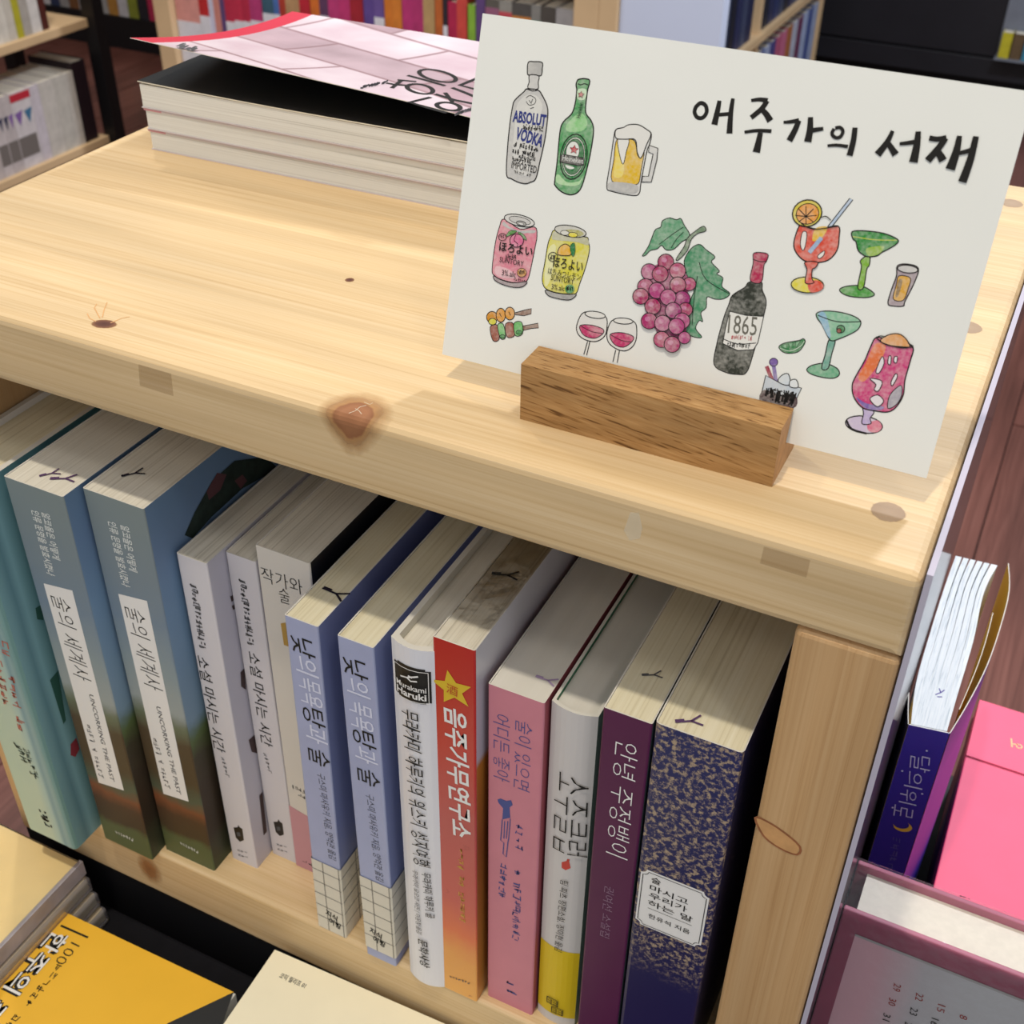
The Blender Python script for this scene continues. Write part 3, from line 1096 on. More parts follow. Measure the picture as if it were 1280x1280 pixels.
# --- red book with a yellow star
REDSP = ramp_mat('red_spine', 'Z', 0.213, [(0.0, '#eaa850'), (0.13, '#e39a48'), (0.22, '#dc6c3e'), (0.32, '#c4524a'), (0.55, '#b84c4c'), (0.75, '#c2352f'), (1.0, '#bb2e2c')], 0.05, 45, 0.25, 0.5, ('#8c2c30', 120, 0.64, 0.78))
REDCV = ramp_mat('red_cover_side', 'Z', 0.213, [(0.0, '#c98a3a'), (0.5, '#9a5a2c'), (0.72, '#b97a30'), (0.74, '#c5c3cf'), (1.0, '#cfcdd6')], 0.004, 30, 0.3, 0.5)
kb = Book('paperback_book', 'shrink-wrapped red to orange paperback with a yellow star on its spine', -0.1515, 0.0168, -0.0006, 0.2145, 0.148, REDSP, REDCV, page=PAGE, lean=0.002)
s0 = kb.px(565.5, 861)
b = MB()
pts = []
for q in range(10):
    a = math.radians(90 + q * 36 + 12)
    rr = 0.0088 if q % 2 == 0 else 0.0040
    pts.append((s0.x + rr * math.cos(a), -0.00015, s0.z + rr * math.sin(a)))
b.concave(pts)
st = b.build('star', mat('star_yellow', '#dcb934', 0.4), kb.root)
b = MB()
put_text(b, '酒', (s0.x - 0.0024, -0.0003, s0.z - 0.0026), (0.0046, 0, -0.0004), (0.0002, 0, 0.0048), 0, 0.0)
b.build('star_lettering', mat('print_orange_red', '#c4502c', 0.5), st)
kb.down('음주가무연구소', (569, 886), (577, 1047), 0.0098, WHITE, 0.02)
kb.rows((575, 1060), (579, 1154), 0.0034, 14, mat('print_gold_bright', '#d8a44a', 0.5), 'subtitle_print', 31, 0.13)
kb.across('', (562, 1222), (588, 1231), 0.0022, GREYP, name='publisher_print', scrib=7)
kb.mark(631, 719, 0.010, BLACK, 0.3)
FILM = clear_mat('shrink_film', '#ffffff', 0.03, 0.08, 0.35, 260)
b = MB()
for iy in range(24):
    for ix in range(4):
        q = []
        for dx, dy in ((0, 0), (1, 0), (1, 1), (0, 1)):
            gx, gy = ix + dx, iy + dy
            rg = random.Random(gx * 131 + gy)
            q.append((-0.0002 + 0.0172 * gx / 4, 0.0 + 0.148 * gy / 24, 0.2148 + rg.uniform(0, 0.0007)))
        b.poly(q)
b.build('shrink_film', FILM, kb.root, smooth=False)

# --- pink book
PINKC = mat('pink_cover', '#cf8391', 0.5, 0.3, 0.03, 80)
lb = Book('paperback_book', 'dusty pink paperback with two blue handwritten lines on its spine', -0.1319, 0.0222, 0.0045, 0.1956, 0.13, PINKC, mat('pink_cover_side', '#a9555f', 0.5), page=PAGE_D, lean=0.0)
BLUEP = mat('print_blue', '#4c5590', 0.6)
lb.down('술이 있으면', (655, 902), (652, 987), 0.0068, BLUEP, -0.014)
lb.down('어디든 좋아', (627, 893), (627, 976), 0.0068, BLUEP, -0.014)
lb.patch([(622, 999), (626, 998), (633, 1001), (639, 1000), (641, 1006), (637, 1009), (638, 1022), (628, 1024), (629, 1010), (623, 1003)], BLUEP, 'bottle_drawing')
b = MB()
for q in ([(628, 1024), (626, 1050), (630, 1053), (629, 1067), (633, 1071), (635, 1053), (636, 1048), (638, 1023)], [(631, 1026), (630, 1048)], [(635, 1026), (633, 1048)]):
    b.ribbon([(p.x, -0.00016, p.z) for p in (lb.px(*a) for a in q)], 0.0004, Vector((0, -1, 0)))
b.build('bottle_outline', BLUEP, lb.root)
lb.rows((649, 1030), (648, 1064), 0.0040, 4, BLUEP, 'series_print', 41)
lb.rows((647, 1087), (645, 1176), 0.0040, 12, BLUEP, 'author_print', 42)
lb.rows((629, 1079), (628, 1123), 0.0040, 6, BLUEP, 'author_print', 43)
lb.rows((640, 1228), (640, 1242), 0.0064, 4, BLUEP, 'publisher_print', 44)
lb.mark(682, 850, 0.008, STAMPV, 0.0)

# --- white book with yellow foot
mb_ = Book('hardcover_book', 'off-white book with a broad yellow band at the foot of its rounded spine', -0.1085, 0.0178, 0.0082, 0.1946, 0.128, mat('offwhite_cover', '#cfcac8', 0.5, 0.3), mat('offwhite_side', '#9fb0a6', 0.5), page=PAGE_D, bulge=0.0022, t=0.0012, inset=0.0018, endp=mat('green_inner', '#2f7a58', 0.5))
mb_.down('소주클럽', (717, 968), (712, 1066), 0.0140, INK, -0.016)
mb_.patch([(703, 1076), (712, 1074), (714, 1084), (708, 1086), (703, 1083)], mat('print_red_bright', '#c8453c', 0.5), 'red_cup')
mb_.patch([(710, 1072), (713, 1073), (712, 1076), (709, 1075)], mat('print_red_bright', '#c8453c', 0.5), 'red_cup')
mb_.down('팀 피츠 장편소설, 정미현 옮김', (707, 1098), (699, 1186), 0.0036, INK, 0.0, 'author_lettering')
zt_, zb_ = mb_.px(690, 1181).z, mb_.px(684, 1262).z
b = MB()
for i in range(8):
    xa, xb = mb_.w * i / 8, mb_.w * (i + 1) / 8
    b.poly([(xa, mb_.yf(xa) - 0.00012, zb_), (xb, mb_.yf(xb) - 0.00012, zb_), (xb, mb_.yf(xb) - 0.00012, zt_), (xa, mb_.yf(xa) - 0.00012, zt_)])
b.build('yellow_foot', mat('print_yellow', '#d9b91c', 0.5), mb_.root)
for (u, v, m) in ((692, 1246, INK), (698, 1258, INK)):
    p = mb_.px(u, v)
    b = MB()
    for i in range(2):
        for j in range(3):
            x, z = p.x - 0.0022 + i * 0.0026, p.z - 0.0005 - j * 0.0014
            for q in ([(x, z), (x + 0.0018, z)], [(x + 0.0018, z), (x + 0.0018, z - 0.001)]):
                b.ribbon([mb_.warp(0.0003)(Vector((a[0], 0, a[1]))) for a in q], 0.0004, Vector((0, -1, 0)))
    for q in ([(-0.0026, 0.0003), (0.0026, 0.0003), (0.0026, -0.0042), (-0.0026, -0.0042), (-0.0026, 0.0003)],):
        b.ribbon([mb_.warp(0.0003)(Vector((p.x + a[0], 0, p.z + a[1]))) for a in q], 0.0005, Vector((0, -1, 0)))
    b.build('publisher_emblem', m, mb_.root)

# --- purple book
nb = Book('paperback_book', 'dark plum paperback with white title next to the navy book', -0.0868, 0.0175, 0.0010, 0.2077, 0.14, mat('plum_cover', '#571f47', 0.45, 0.3, 0.05, 60), mat('slate_cover', '#4b5a5c', 0.45), page=PAGE_C, lean=0.0)
nb.down('안녕 주정뱅이', (784, 928), (771, 1070), 0.0085, WHITE, -0.012)
nb.down('권여선 소설집', (762, 1108), (756, 1171), 0.0040, mat('print_mauve', '#94778e', 0.6), -0.01, 'author_lettering')
nb.mark(815, 844, 0.007, GREYP, 0.5)

# --- navy book with trees
NAVY = ramp_mat('navy_trees', 'Z', 0.21, [(0.0, '#2a2050'), (0.25, '#251d4c'), (0.5, '#23224f'), (1.0, '#262a5c')], 0.03, 30, 0.4, 0.4, ('#b09a80', 450, 0.49, 0.60, (0.34, 0.44)))
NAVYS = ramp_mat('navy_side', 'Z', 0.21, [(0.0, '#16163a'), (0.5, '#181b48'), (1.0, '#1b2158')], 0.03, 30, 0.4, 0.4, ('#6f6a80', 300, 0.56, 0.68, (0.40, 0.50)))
ob_ = Book('paperback_book', 'thick navy paperback with tree pattern and white title plate beside the right post', -0.0685, 0.0302, 0.0010, 0.2090, 0.14, NAVY, NAVYS, page=PAGE_C, lean=0.0, ridge=0.0016)
q = [ob_.px(*p) for p in ((808.7, 1076.4), (883, 1108.7), (869, 1194.5), (798, 1158))]


def plate(mb, sc, lift, mi, cut=0.0022):
    cx = sum(p.x for p in q) / 4
    cz = sum(p.z for p in q) / 4
    w2, h2 = 0.0131 * sc, 0.0165 * sc
    loop = []
    for sx, sz, a0 in ((1, 1, 180), (-1, 1, 270), (-1, -1, 0), (1, -1, 90)):
        for k in range(5):
            a = math.radians(a0 + (90 - k * 22.5 if True else 0))
            loop.append((cx + sx * w2 + cut * math.cos(a), cz + sz * h2 + cut * math.sin(a)))
    mb.concave([(x, -lift, z) for x, z in loop], mi)
    return cx, cz, loop


b = MB()
cx, cz, lp = plate(b, 1.0, 0.00015, 0)
lab = b.build('title_plate', WHITE, ob_.root)
b = MB()
lp2 = [(cx + (x - cx) * 0.93, cz + (z - cz) * 0.94) for x, z in lp]
b.ribbon([(x, -0.0003, z) for x, z in lp2], 0.00028, Vector((0, -1, 0)), 0, True)
b.ribbon([(cx - 0.0088, -0.0003, cz - 0.0048), (cx + 0.0085, -0.0003, cz - 0.0048)], 0.0002, Vector((0, -1, 0)))
for txt, x0, x1, z, hgt in (('술', -0.0088, -0.0052, 0.0105, 0.0034), ('마시고', -0.0090, 0.0058, 0.0058, 0.0034), ('우리가', -0.0090, 0.0058, 0.0014, 0.0034), ('하는 말', -0.0090, 0.0085, -0.0032, 0.0034), ('한유석 지음', -0.0082, 0.0082, -0.0105, 0.0027)):
    put_text(b, txt, (cx + x0, -0.0003, cz + z), (x1 - x0, 0, 0), (0, 0, hgt), 0, 0.004)
b.build('plate_lettering', INK, lab)
ob_.mark(861, 902, 0.009, STAMP, 0.5)

# ------------------------------------------------------------------ card in its oak holder
BX0, BX1, BY0, BY1, BH = -0.1304, -0.0483, 0.0237, 0.0373, 0.0199
CT = 0.2857
CY, CZ_ = 0.03426, 0.00948
CX0, CW, CHH = -0.1641, 0.1565, 0.1046
hold = empty('card_holder', (BX0, BY0, 0))
tag(hold, 'oak block holding the illustrated card upright on the shelf top', 'card holder')
b = MB()   # block with a slanted slot cut into its top, profile in y and z
tn = math.tan(CT)
yb = BY1 - BY0          # where the card meets the top of the block
g = 0.0006
dep = 0.0108
prof = [(0, 0), (yb + 0.0105, 0), (yb + 0.0105, BH), (yb + g, BH), (yb + g - dep * tn, BH - dep), (yb - g - dep * tn, BH - dep), (yb - g, BH), (0, BH)]
n = len(prof)
W = BX1 - BX0
b.v = [(0, y, z) for y, z in prof] + [(W, y, z) for y, z in prof]
for i in range(n):
    j = (i + 1) % n
    b.f.append((i, i + n, j + n, j))
    b.m.append(0)
for t in geometry.tessellate_polygon([[Vector((y, z, 0)) for y, z in prof]]):
    b.f.append(tuple(t))
    b.m.append(0)
    b.f.append(tuple(i + n for i in reversed(t)))
    b.m.append(1)
b.build('block', [OAK, mat('oak_end', '#b98d62', 0.6, 0.2, 0.12, 300)], hold)

card = MB()
card.box(0, CW, 0, CHH, -0.0005, 0)
card = card.build('sign_card', mat('card_paper', '#e9e9e3', 0.85, 0.15, 0.01, 30), loc=(CX0, CY, CZ_))
card.rotation_euler = (math.pi / 2 - CT, 0, 0)
tag(card, 'white card with coloured drawings of drinks and black brush lettering', 'card')
cinv = (Matrix.Translation((CX0, CY, CZ_)) @ Matrix.Rotation(math.pi / 2 - CT, 4, 'X')).inverted()
cn = Vector((0, -math.cos(CT), math.sin(CT)))
CB = Vector((CX0, CY, CZ_))


def oncard(u, v):
    r = ray(u, v)
    p = CP + r * ((CB - CP).dot(cn) / r.dot(cn))
    q = cinv @ p
    return (q.x, q.y)


class Draw:
    """one drawing on the card, traced in a magnified view (origin ox, oy and scale s) and laid flat on the paper"""
    def __init__(s, name, view):
        s.name, s.view, s.mb, s.mats, s.z = name, view, MB(), [], 0.00003
        s.k = 1.45

    def mi(s, m):
        if m not in s.mats:
            s.mats.append(m)
        return s.mats.index(m)

    def pt(s, p):
        ox, oy, sc = s.view
        return oncard(ox + p[0] / sc, oy + p[1] / sc)

    def up(s):
        s.z += 0.000012
        return s.z

    def w(s, w):
        return w / s.view[2] * 0.00030 * s.k

    def fill(s, col, pts, out=2.4, smooth=True):
        p = catmull(pts, True, 4) if smooth else pts
        p = [s.pt(q) for q in p]
        if col:
            z = s.up()
            s.mb.concave([(*q, z) for q in p], s.mi(pencil_mat(col)))
        if out:
            z = s.up()
            s.mb.ribbon([(*q, z) for q in p], s.w(out), Vector((0, 0, 1)), s.mi(PEN), True)
        return s

    def ell(s, cx, cy, rx, ry, rot, col, out=2.4):
        a = math.radians(rot)
        p = []
        for k in range(20):
            t = 2 * math.pi * k / 20
            x, y = rx * math.cos(t), ry * math.sin(t)
            p.append((cx + x * math.cos(a) - y * math.sin(a), cy + x * math.sin(a) + y * math.cos(a)))
        return s.fill(col, p, out, False)

    def line(s, pts, w=2.4, col=None, smooth=True):
        p = catmull(pts, False, 4) if smooth and len(pts) > 2 else pts
        z = s.up()
        n = len(p)
        if isinstance(w, tuple):
            w = [s.w(w[0] + (w[1] - w[0]) * k / (n - 1)) for k in range(n)]
        else:
            w = s.w(w)
        s.mb.ribbon([(*s.pt(q), z) for q in p], w, Vector((0, 0, 1)), s.mi(pencil_mat(col) if col else PEN))
        return s

    def text(s, txt, a, c, h, col=None, bold=0.0):
        A, C = Vector(s.pt(a)), Vector(s.pt(c))
        d = C - A
        L = h / s.view[2] * 0.00030
        up = Vector((-d.y, d.x)).normalized() * L
        z = s.up()
        put_text(s.mb, txt, (A.x, A.y, z), (d.x, d.y, 0), (up.x, up.y, 0), s.mi(mat('lettering_' + col.strip('#'), col, 0.8, 0.1) if col else PEN), bold)
        return s

    def scrib(s, a, c, h, n, seed=1, col=None):
        A, C = Vector(s.pt(a)), Vector(s.pt(c))
        d = C - A
        up = Vector((-d.y, d.x)).normalized() * (h / s.view[2] * 0.00030)
        z = s.up()
        put_scribble(s.mb, (A.x, A.y, z), (d.x, d.y, 0), (up.x, up.y, 0), n, s.mi(pencil_mat(col) if col else PEN), 0.13, seed)
        return s

    def star(s, cx, cy, r, col):
        p = []
        for q in range(10):
            a = math.radians(-90 + 36 * q + 8)
            k = r if q % 2 == 0 else r * 0.45
            p.append((cx + k * math.cos(a), cy + k * math.sin(a)))
        return s.fill(col, p, 1.8, False)

    def done(s):
        return s.mb.build(s.name, s.mats, card)


VA, VB, VC, VD, VE = (580, 40, 4.268), (580, 240, 4.268), (780, 240, 4.571), (940, 220, 3.765), (840, 90, 2.909)
V4, V5 = (620, 60, 6.735), (600, 250, 8.0)
# vodka bottle
d = Draw('vodka_bottle_drawing', V4)
d.fill('#b5b3af', [(272, 122), (320, 115), (388, 122), (390, 175), (385, 220), (365, 235), (280, 228), (265, 208)], 5)
d.fill('#cbc9c5', [(284, 228), (360, 235), (356, 290), (352, 345), (272, 338), (280, 285)], 4.5)
d.fill('#c3c1be', [(262, 345), (235, 370), (160, 440), (140, 500), (118, 640), (98, 850), (90, 1065), (130, 1100), (190, 1130), (250, 1142), (290, 1130), (335, 1100), (370, 960), (410, 780), (432, 620), (437, 530), (425, 470), (390, 400), (355, 355)], 5.5)
d.fill('#d6d4cf', [(180, 480), (250, 400), (340, 400), (390, 480), (380, 560), (330, 800), (280, 1060), (170, 1040), (140, 900), (160, 640)], 0)
d.line([(262, 345), (310, 362), (355, 355)], 4)
d.line([(255, 420), (290, 400), (335, 430), (325, 470), (280, 480), (255, 450)], 3)
d.line([(280, 440), (300, 470)], 3).line([(310, 430), (300, 460)], 3).line([(290, 510), (320, 500)], 3)
d.text('ABSOLUT', (140, 622), (418, 664), 78, '#38407f', 0.035)
d.text('VODKA', (160, 768), (384, 838), 84, '#38407f', 0.035)
d.scrib((225, 690), (400, 712), 40, 8, 2).scrib((150, 838), (360, 880), 42, 9, 3).scrib((135, 890), (320, 925), 40, 9, 4).scrib((190, 935), (330, 955), 30, 6, 5).scrib((130, 952), (300, 985), 38, 8, 6)
d.text('IMPORTED', (130, 1010), (340, 1056), 48)
d.scrib((150, 1052), (300, 1088), 24, 7, 7)
d.done()
# green beer bottle
d = Draw('beer_bottle_drawing', V4)
d.fill('#4f9a5c', [(680, 285), (695, 265), (740, 258), (785, 268), (787, 300), (775, 340), (765, 400), (755, 540), (800, 610), (822, 690), (800, 860), (760, 1040), (710, 1190), (640, 1235), (560, 1215), (500, 1160), (495, 1120), (515, 960), (540, 700), (570, 620), (640, 550), (670, 450), (680, 350), (675, 315)], 6)
d.fill('#8fca86', [(600, 640), (680, 560), (740, 560), (770, 640), (720, 700), (600, 700)], 0)
d.fill('#a8d39a', [(520, 1060), (600, 1130), (700, 1120), (735, 1070), (700, 1150), (600, 1160), (510, 1130)], 0)
d.fill('#c5e0bb', [(690, 350), (760, 350), (750, 430), (690, 430)], 0)
d.line([(690, 300), (715, 310), (745, 300), (775, 312)], 4)
d.ell(655, 915, 112, 192, 8, '#2f7f45', 5)
d.ell(655, 915, 94, 166, 8, '#d8e3d0', 2.5)
d.ell(655, 915, 86, 152, 8, '#2c7340', 2.5)
d.ell(648, 868, 56, 84, 8, '#e3e4dc', 2.5)
d.fill('#e3e4dc', [(590, 985), (660, 1005), (640, 1020), (600, 1010)], 0)
d.fill('#2e2c2c', [(545, 905), (570, 895), (740, 925), (742, 985), (690, 990), (545, 960)], 3, False)
d.text('Heineken', (558, 945), (735, 976), 36, '#d9d8d2', 0.01)
d.star(660, 855, 40, '#bf3340')
d.star(718, 392, 30, '#bf3340')
d.text('Heineken', (712, 592), (738, 462), 30)
d.done()
# beer mug
d = Draw('beer_mug_drawing', VA)
d.fill('#d9d8d4', [(812, 520), (850, 510), (880, 495), (930, 495), (975, 520), (1000, 545), (990, 600), (975, 640), (945, 800), (935, 860), (900, 872), (790, 850), (762, 825), (780, 700), (800, 560)], 3)
d.fill('#e0b62c', [(818, 570), (890, 572), (915, 590), (925, 650), (940, 670), (962, 640), (945, 740), (930, 808), (880, 810), (790, 795), (800, 680)], 2.2)
d.fill('#ecd35c', [(815, 600), (850, 620), (850, 760), (800, 770), (808, 680)], 0)
d.fill('#e6e4dd', [(822, 572), (880, 574), (866, 640), (850, 705), (832, 660)], 2)
d.fill('#e3e1db', [(812, 522), (850, 510), (880, 495), (930, 495), (975, 520), (998, 545), (975, 600), (945, 672), (925, 640), (915, 575), (860, 572), (812, 566)], 2.6)
d.fill('#b9b7b4', [(785, 800), (920, 815), (910, 860), (780, 840)], 0)
d.fill('#cfcecb', [(990, 605), (1035, 620), (1030, 680), (1000, 800), (950, 800), (955, 770), (985, 770), (1010, 650), (985, 640)], 2.6, False)
d.done()
# pink can
d = Draw('pink_can_drawing', V5)
d.fill('#dd8697', [(240, 190), (195, 270), (160, 400), (135, 560), (122, 710), (140, 750), (200, 790), (330, 825), (440, 820), (480, 790), (510, 680), (550, 480), (570, 360), (548, 270), (400, 290)], 5)
d.fill('#e8b4bd', [(170, 660), (300, 700), (360, 780), (200, 770), (150, 720)], 0)
d.fill('#b9b6b5', [(238, 215), (300, 270), (400, 305), (545, 300), (545, 330), (470, 330), (400, 330), (240, 262)], 0)
d.ell(395, 205, 155, 56, 13, '#d5d3cf', 5)
d.ell(400, 205, 110, 36, 13, '#c3c1be', 3)
d.ell(415, 235, 50, 24, 13, '#8f8d8c', 4)
d.ell(412, 238, 28, 12, 13, '#dcdad6', 2)
d.fill('#9c8b90', [(140, 757), (150, 800), (230, 845), (340, 872), (430, 865), (470, 815), (330, 828), (200, 792)], 5)
d.fill('#4f8a3c', [(262, 365), (300, 308), (372, 312), (310, 350)], 2)
d.fill('#4f8a3c', [(380, 320), (440, 345), (470, 400), (430, 380)], 2)
d.ell(370, 405, 68, 66, 0, '#d76a94', 4.5)
d.line([(360, 350), (345, 400), (380, 440), (375, 465)], 4)
d.ell(228, 370, 38, 36, 0, None, 4)
d.scrib((205, 385), (250, 385), 30, 3, 8)
d.text('ほろよい', (192, 508), (525, 566), 78, None, 0.02)
d.scrib((260, 578), (372, 598), 40, 4, 9)
d.text('SUNTORY', (198, 618), (437, 664), 44)
d.text('3%.alc', (220, 752), (360, 774), 48)
d.ell(422, 725, 46, 44, 0, '#c8892c', 3)
d.scrib((390, 745), (455, 745), 40, 4, 10).scrib((340, 805), (460, 822), 28, 6, 11)
d.done()
# yellow can
d = Draw('yellow_can_drawing', V5)
d.fill('#d9d04c', [(750, 300), (710, 360), (680, 440), (650, 620), (625, 760), (630, 840), (665, 890), (760, 925), (880, 940), (960, 935), (1000, 830), (1060, 660), (1095, 500), (1085, 420), (1065, 370), (905, 370)], 5)
d.fill('#e6e3a0', [(690, 480), (760, 470), (700, 800), (650, 860), (650, 700)], 0)
d.fill('#bdbb9c', [(750, 310), (900, 372), (1062, 375), (1085, 450), (1000, 430), (960, 420), (760, 400), (720, 380)], 0)
d.ell(905, 312, 160, 56, 10, '#c9c7bd', 5)
d.fill('#a9a456', [(860, 300), (980, 300), (1040, 340), (980, 365), (880, 345)], 0)
d.ell(930, 348, 48, 24, 5, '#e3d43a', 3)
d.ell(850, 328, 42, 24, 5, '#d9d7cc', 3)
d.fill('#9f9d9b', [(660, 900), (670, 940), (720, 970), (850, 998), (920, 990), (965, 942), (880, 943), (760, 928)], 5)
d.fill('#e3ae33', [(780, 540), (800, 470), (860, 440), (910, 480), (910, 545), (850, 555)], 4.5)
d.fill('#2f7d46', [(905, 460), (945, 430), (955, 500), (940, 560), (915, 540)], 2)
d.ell(732, 568, 46, 46, 0, None, 4)
d.scrib((705, 600), (765, 600), 50, 3, 12)
d.text('ほろよい', (730, 668), (1025, 722), 86, None, 0.01)
d.text('はちみつレモン', (680, 736), (1005, 806), 52, None, 0.0)
d.text('SUNTORY', (710, 800), (938, 846), 48)
d.text('3%.alc', (716, 890), (846, 912), 44)
d.ell(900, 888, 46, 44, 0, '#3f8f4c', 0)
d.scrib((865, 910), (935, 910), 44, 4, 13)
d.done()
# skewers
d = Draw('skewer_drawing', VB)
d.fill('#8f6f60', [(270, 645), (330, 628), (360, 622), (358, 650), (320, 660), (275, 655)], 2.2, False)
d.ell(150, 668, 29, 31, 0, '#d18f2e', 2.6).ell(197, 657, 25, 37, 0, '#d9962f', 2.6).ell(245, 648, 26, 34, 0, '#d9962f', 2.6).ell(153, 691, 21, 17, 0, '#d6cf3c', 2.2)
d.line([(190, 645), (200, 665)], 2.2).line([(240, 640), (250, 658)], 2.2)
d.done()
d = Draw('skewer_drawing', VB)
d.fill('#8f6f60', [(313, 715), (395, 700), (398, 725), (360, 728), (318, 738)], 2.2, False)
d.fill('#9c5f50', [(140, 720), (180, 712), (188, 785), (155, 792)], 2.4).fill('#76bb72', [(180, 710), (210, 705), (222, 775), (195, 780)], 2.4)
d.fill('#9c5f50', [(222, 705), (262, 700), (270, 765), (230, 772)], 2.4).fill('#76bb72', [(268, 700), (308, 695), (313, 755), (275, 765)], 2.4)
d.ell(294, 748, 16, 11, 0, '#3f8f4c', 1.8).ell(206, 770, 14, 9, 0, '#3f8f4c', 1.8)
d.done()
# wine glasses
for nm, bowl, rim, wine, stem in (('wine_glass_drawing', [(645, 640), (605, 700), (605, 750), (640, 785), (700, 798), (745, 775), (762, 730), (752, 660)], (700, 655, 55, 18, 8), [(620, 712), (680, 710), (740, 730), (742, 755), (700, 780), (650, 770), (625, 745)], [(660, 796), (640, 866), (672, 798), (655, 870)]),
                                  ('wine_glass_drawing', [(800, 680), (765, 740), (770, 800), (820, 840), (870, 845), (910, 810), (922, 750), (905, 690)], (850, 688, 52, 16, 4), [(780, 760), (840, 750), (903, 770), (895, 800), (850, 828), (800, 810)], [(810, 842), (795, 906), (830, 844), (818, 910)])):
    d = Draw(nm, VB)
    d.fill('#dedcd7', bowl, 3)
    d.fill('#c2406f', wine, 2.4)
    d.line([wine[0], ((wine[0][0] + wine[2][0]) / 2, wine[0][1] + 32), wine[3]], 2)
    d.ell(*rim, '#e0ded8', 2.6)
    d.line(stem[:2], 2.6).line(stem[2:], 2.6)
    d.done()
# grapes
d = Draw('grape_bunch_drawing', VC)
d.fill('#4f8f68', [(345, 390), (370, 340), (400, 310), (435, 300), (470, 330), (520, 370), (500, 400), (545, 450), (530, 468), (565, 490), (560, 540), (605, 580), (570, 610), (520, 612), (475, 600), (470, 660), (440, 690), (450, 740), (430, 735), (410, 780), (445, 830), (390, 825), (350, 790), (370, 720), (380, 620), (400, 560), (370, 500), (350, 440)], 2.6)
d.fill('#5c9a72', [(105, 365), (125, 335), (145, 300), (160, 260), (180, 215), (210, 200), (220, 165), (260, 148), (300, 158), (325, 152), (345, 190), (375, 240), (365, 265), (330, 285), (300, 315), (275, 330), (240, 330), (215, 305), (190, 325), (150, 335), (125, 360)], 2.6)
d.line([(340, 200), (280, 240), (200, 300)], 2).line([(340, 230), (300, 270), (270, 320)], 2).line([(430, 400), (470, 500), (600, 580)], 2).line([(420, 480), (400, 620), (390, 760)], 2)
d.fill('#7b8f76', [(455, 195), (468, 222), (420, 238), (385, 272), (362, 335), (312, 388), (300, 380), (345, 310), (362, 265), (410, 222)], 2.4)
d.fill('#9a3468', [(150, 440), (240, 410), (320, 440), (380, 520), (340, 640), (370, 720), (330, 840), (240, 860), (150, 730), (110, 600)], 0)
for g in ((240, 400), (145, 455), (208, 468), (308, 450), (375, 525, 38), (125, 540), (310, 530), (98, 595), (190, 562), (335, 610), (255, 600), (168, 652), (355, 670, 40), (285, 675), (148, 735), (335, 735), (225, 748), (305, 765), (350, 830, 35), (220, 840), (280, 868)):
    r = g[2] if len(g) > 2 else 46
    col = random.choice(('#a5305f', '#b03a68', '#a93469', '#9e3a72', '#b0487c'))
    d.ell(g[0], g[1], r, r, 0, col, 2.6)
    d.ell(g[0] - r * 0.2, g[1] - r * 0.25, r * 0.35, r * 0.3, 0, '#c4719a', 0)
d.done()
# red wine bottle
d = Draw('wine_bottle_drawing', VC)
d.fill('#3b3e37', [(715, 515), (785, 515), (790, 560), (812, 620), (800, 700), (740, 920), (700, 1030), (650, 1042), (580, 1030), (515, 985), (530, 870), (570, 720), (600, 640), (620, 590), (690, 545)], 3)
d.fill('#b23355', [(740, 352), (770, 345), (822, 355), (815, 395), (800, 420), (785, 515), (722, 505), (738, 410), (738, 380)], 2.6)
d.line([(740, 385), (780, 398), (815, 395)], 2.4)
d.fill('#e6e4dd', [(605, 682), (700, 705), (798, 712), (765, 860), (740, 900), (650, 905), (565, 865), (580, 780)], 2.6, False)
d.line([(565, 838), (650, 868), (755, 862)], 2.6)
d.text('1865', (592, 806), (756, 822), 84, '#6f6c62', 0.0)
d.scrib((615, 842), (732, 850), 22, 10, 14, '#b5303c').scrib((590, 888), (720, 894), 24, 10, 15)
d.done()
# lime wedge
d = Draw('lime_wedge_drawing', VC)
d.fill('#3f8350', [(885, 885), (920, 862), (1000, 848), (1025, 838), (1035, 860), (1000, 910), (950, 922), (910, 915)], 2.6)
for q in ([(900, 882), (925, 868), (930, 895)], [(940, 866), (965, 862), (955, 895)], [(980, 858), (1008, 850), (985, 890)]):
    d.fill('#79b184', q, 1.6, False)
d.line([(892, 892), (950, 908), (1010, 880), (1030, 850)], 2, '#cfe0cb')
d.done()
# iced drink
d = Draw('iced_drink_drawing', VC)
d.line([(855, 990), (868, 1080)], 12, '#7d69a8').ell(855, 972, 24, 23, 0, '#7d63a4', 2.2).line([(815, 995), (850, 1082)], 12, '#9c3a4c')
d.fill('#c2ccd6', [(810, 1048), (780, 1180), (785, 1205), (870, 1225), (960, 1240), (970, 1215), (1015, 1120), (900, 1095)], 3, False)
d.fill('#57464a', [(800, 1130), (900, 1160), (985, 1170), (965, 1235), (785, 1200)], 0)
d.scrib((800, 1190), (970, 1225), 62, 16, 16).scrib((805, 1160), (980, 1190), 40, 14, 17)
d.fill('#cfd8df', [(880, 1080), (905, 1045), (940, 1040), (950, 1095), (920, 1102)], 2.6).fill('#dfe3e5', [(950, 1078), (985, 1072), (995, 1115), (950, 1112)], 2.6)
d.done()
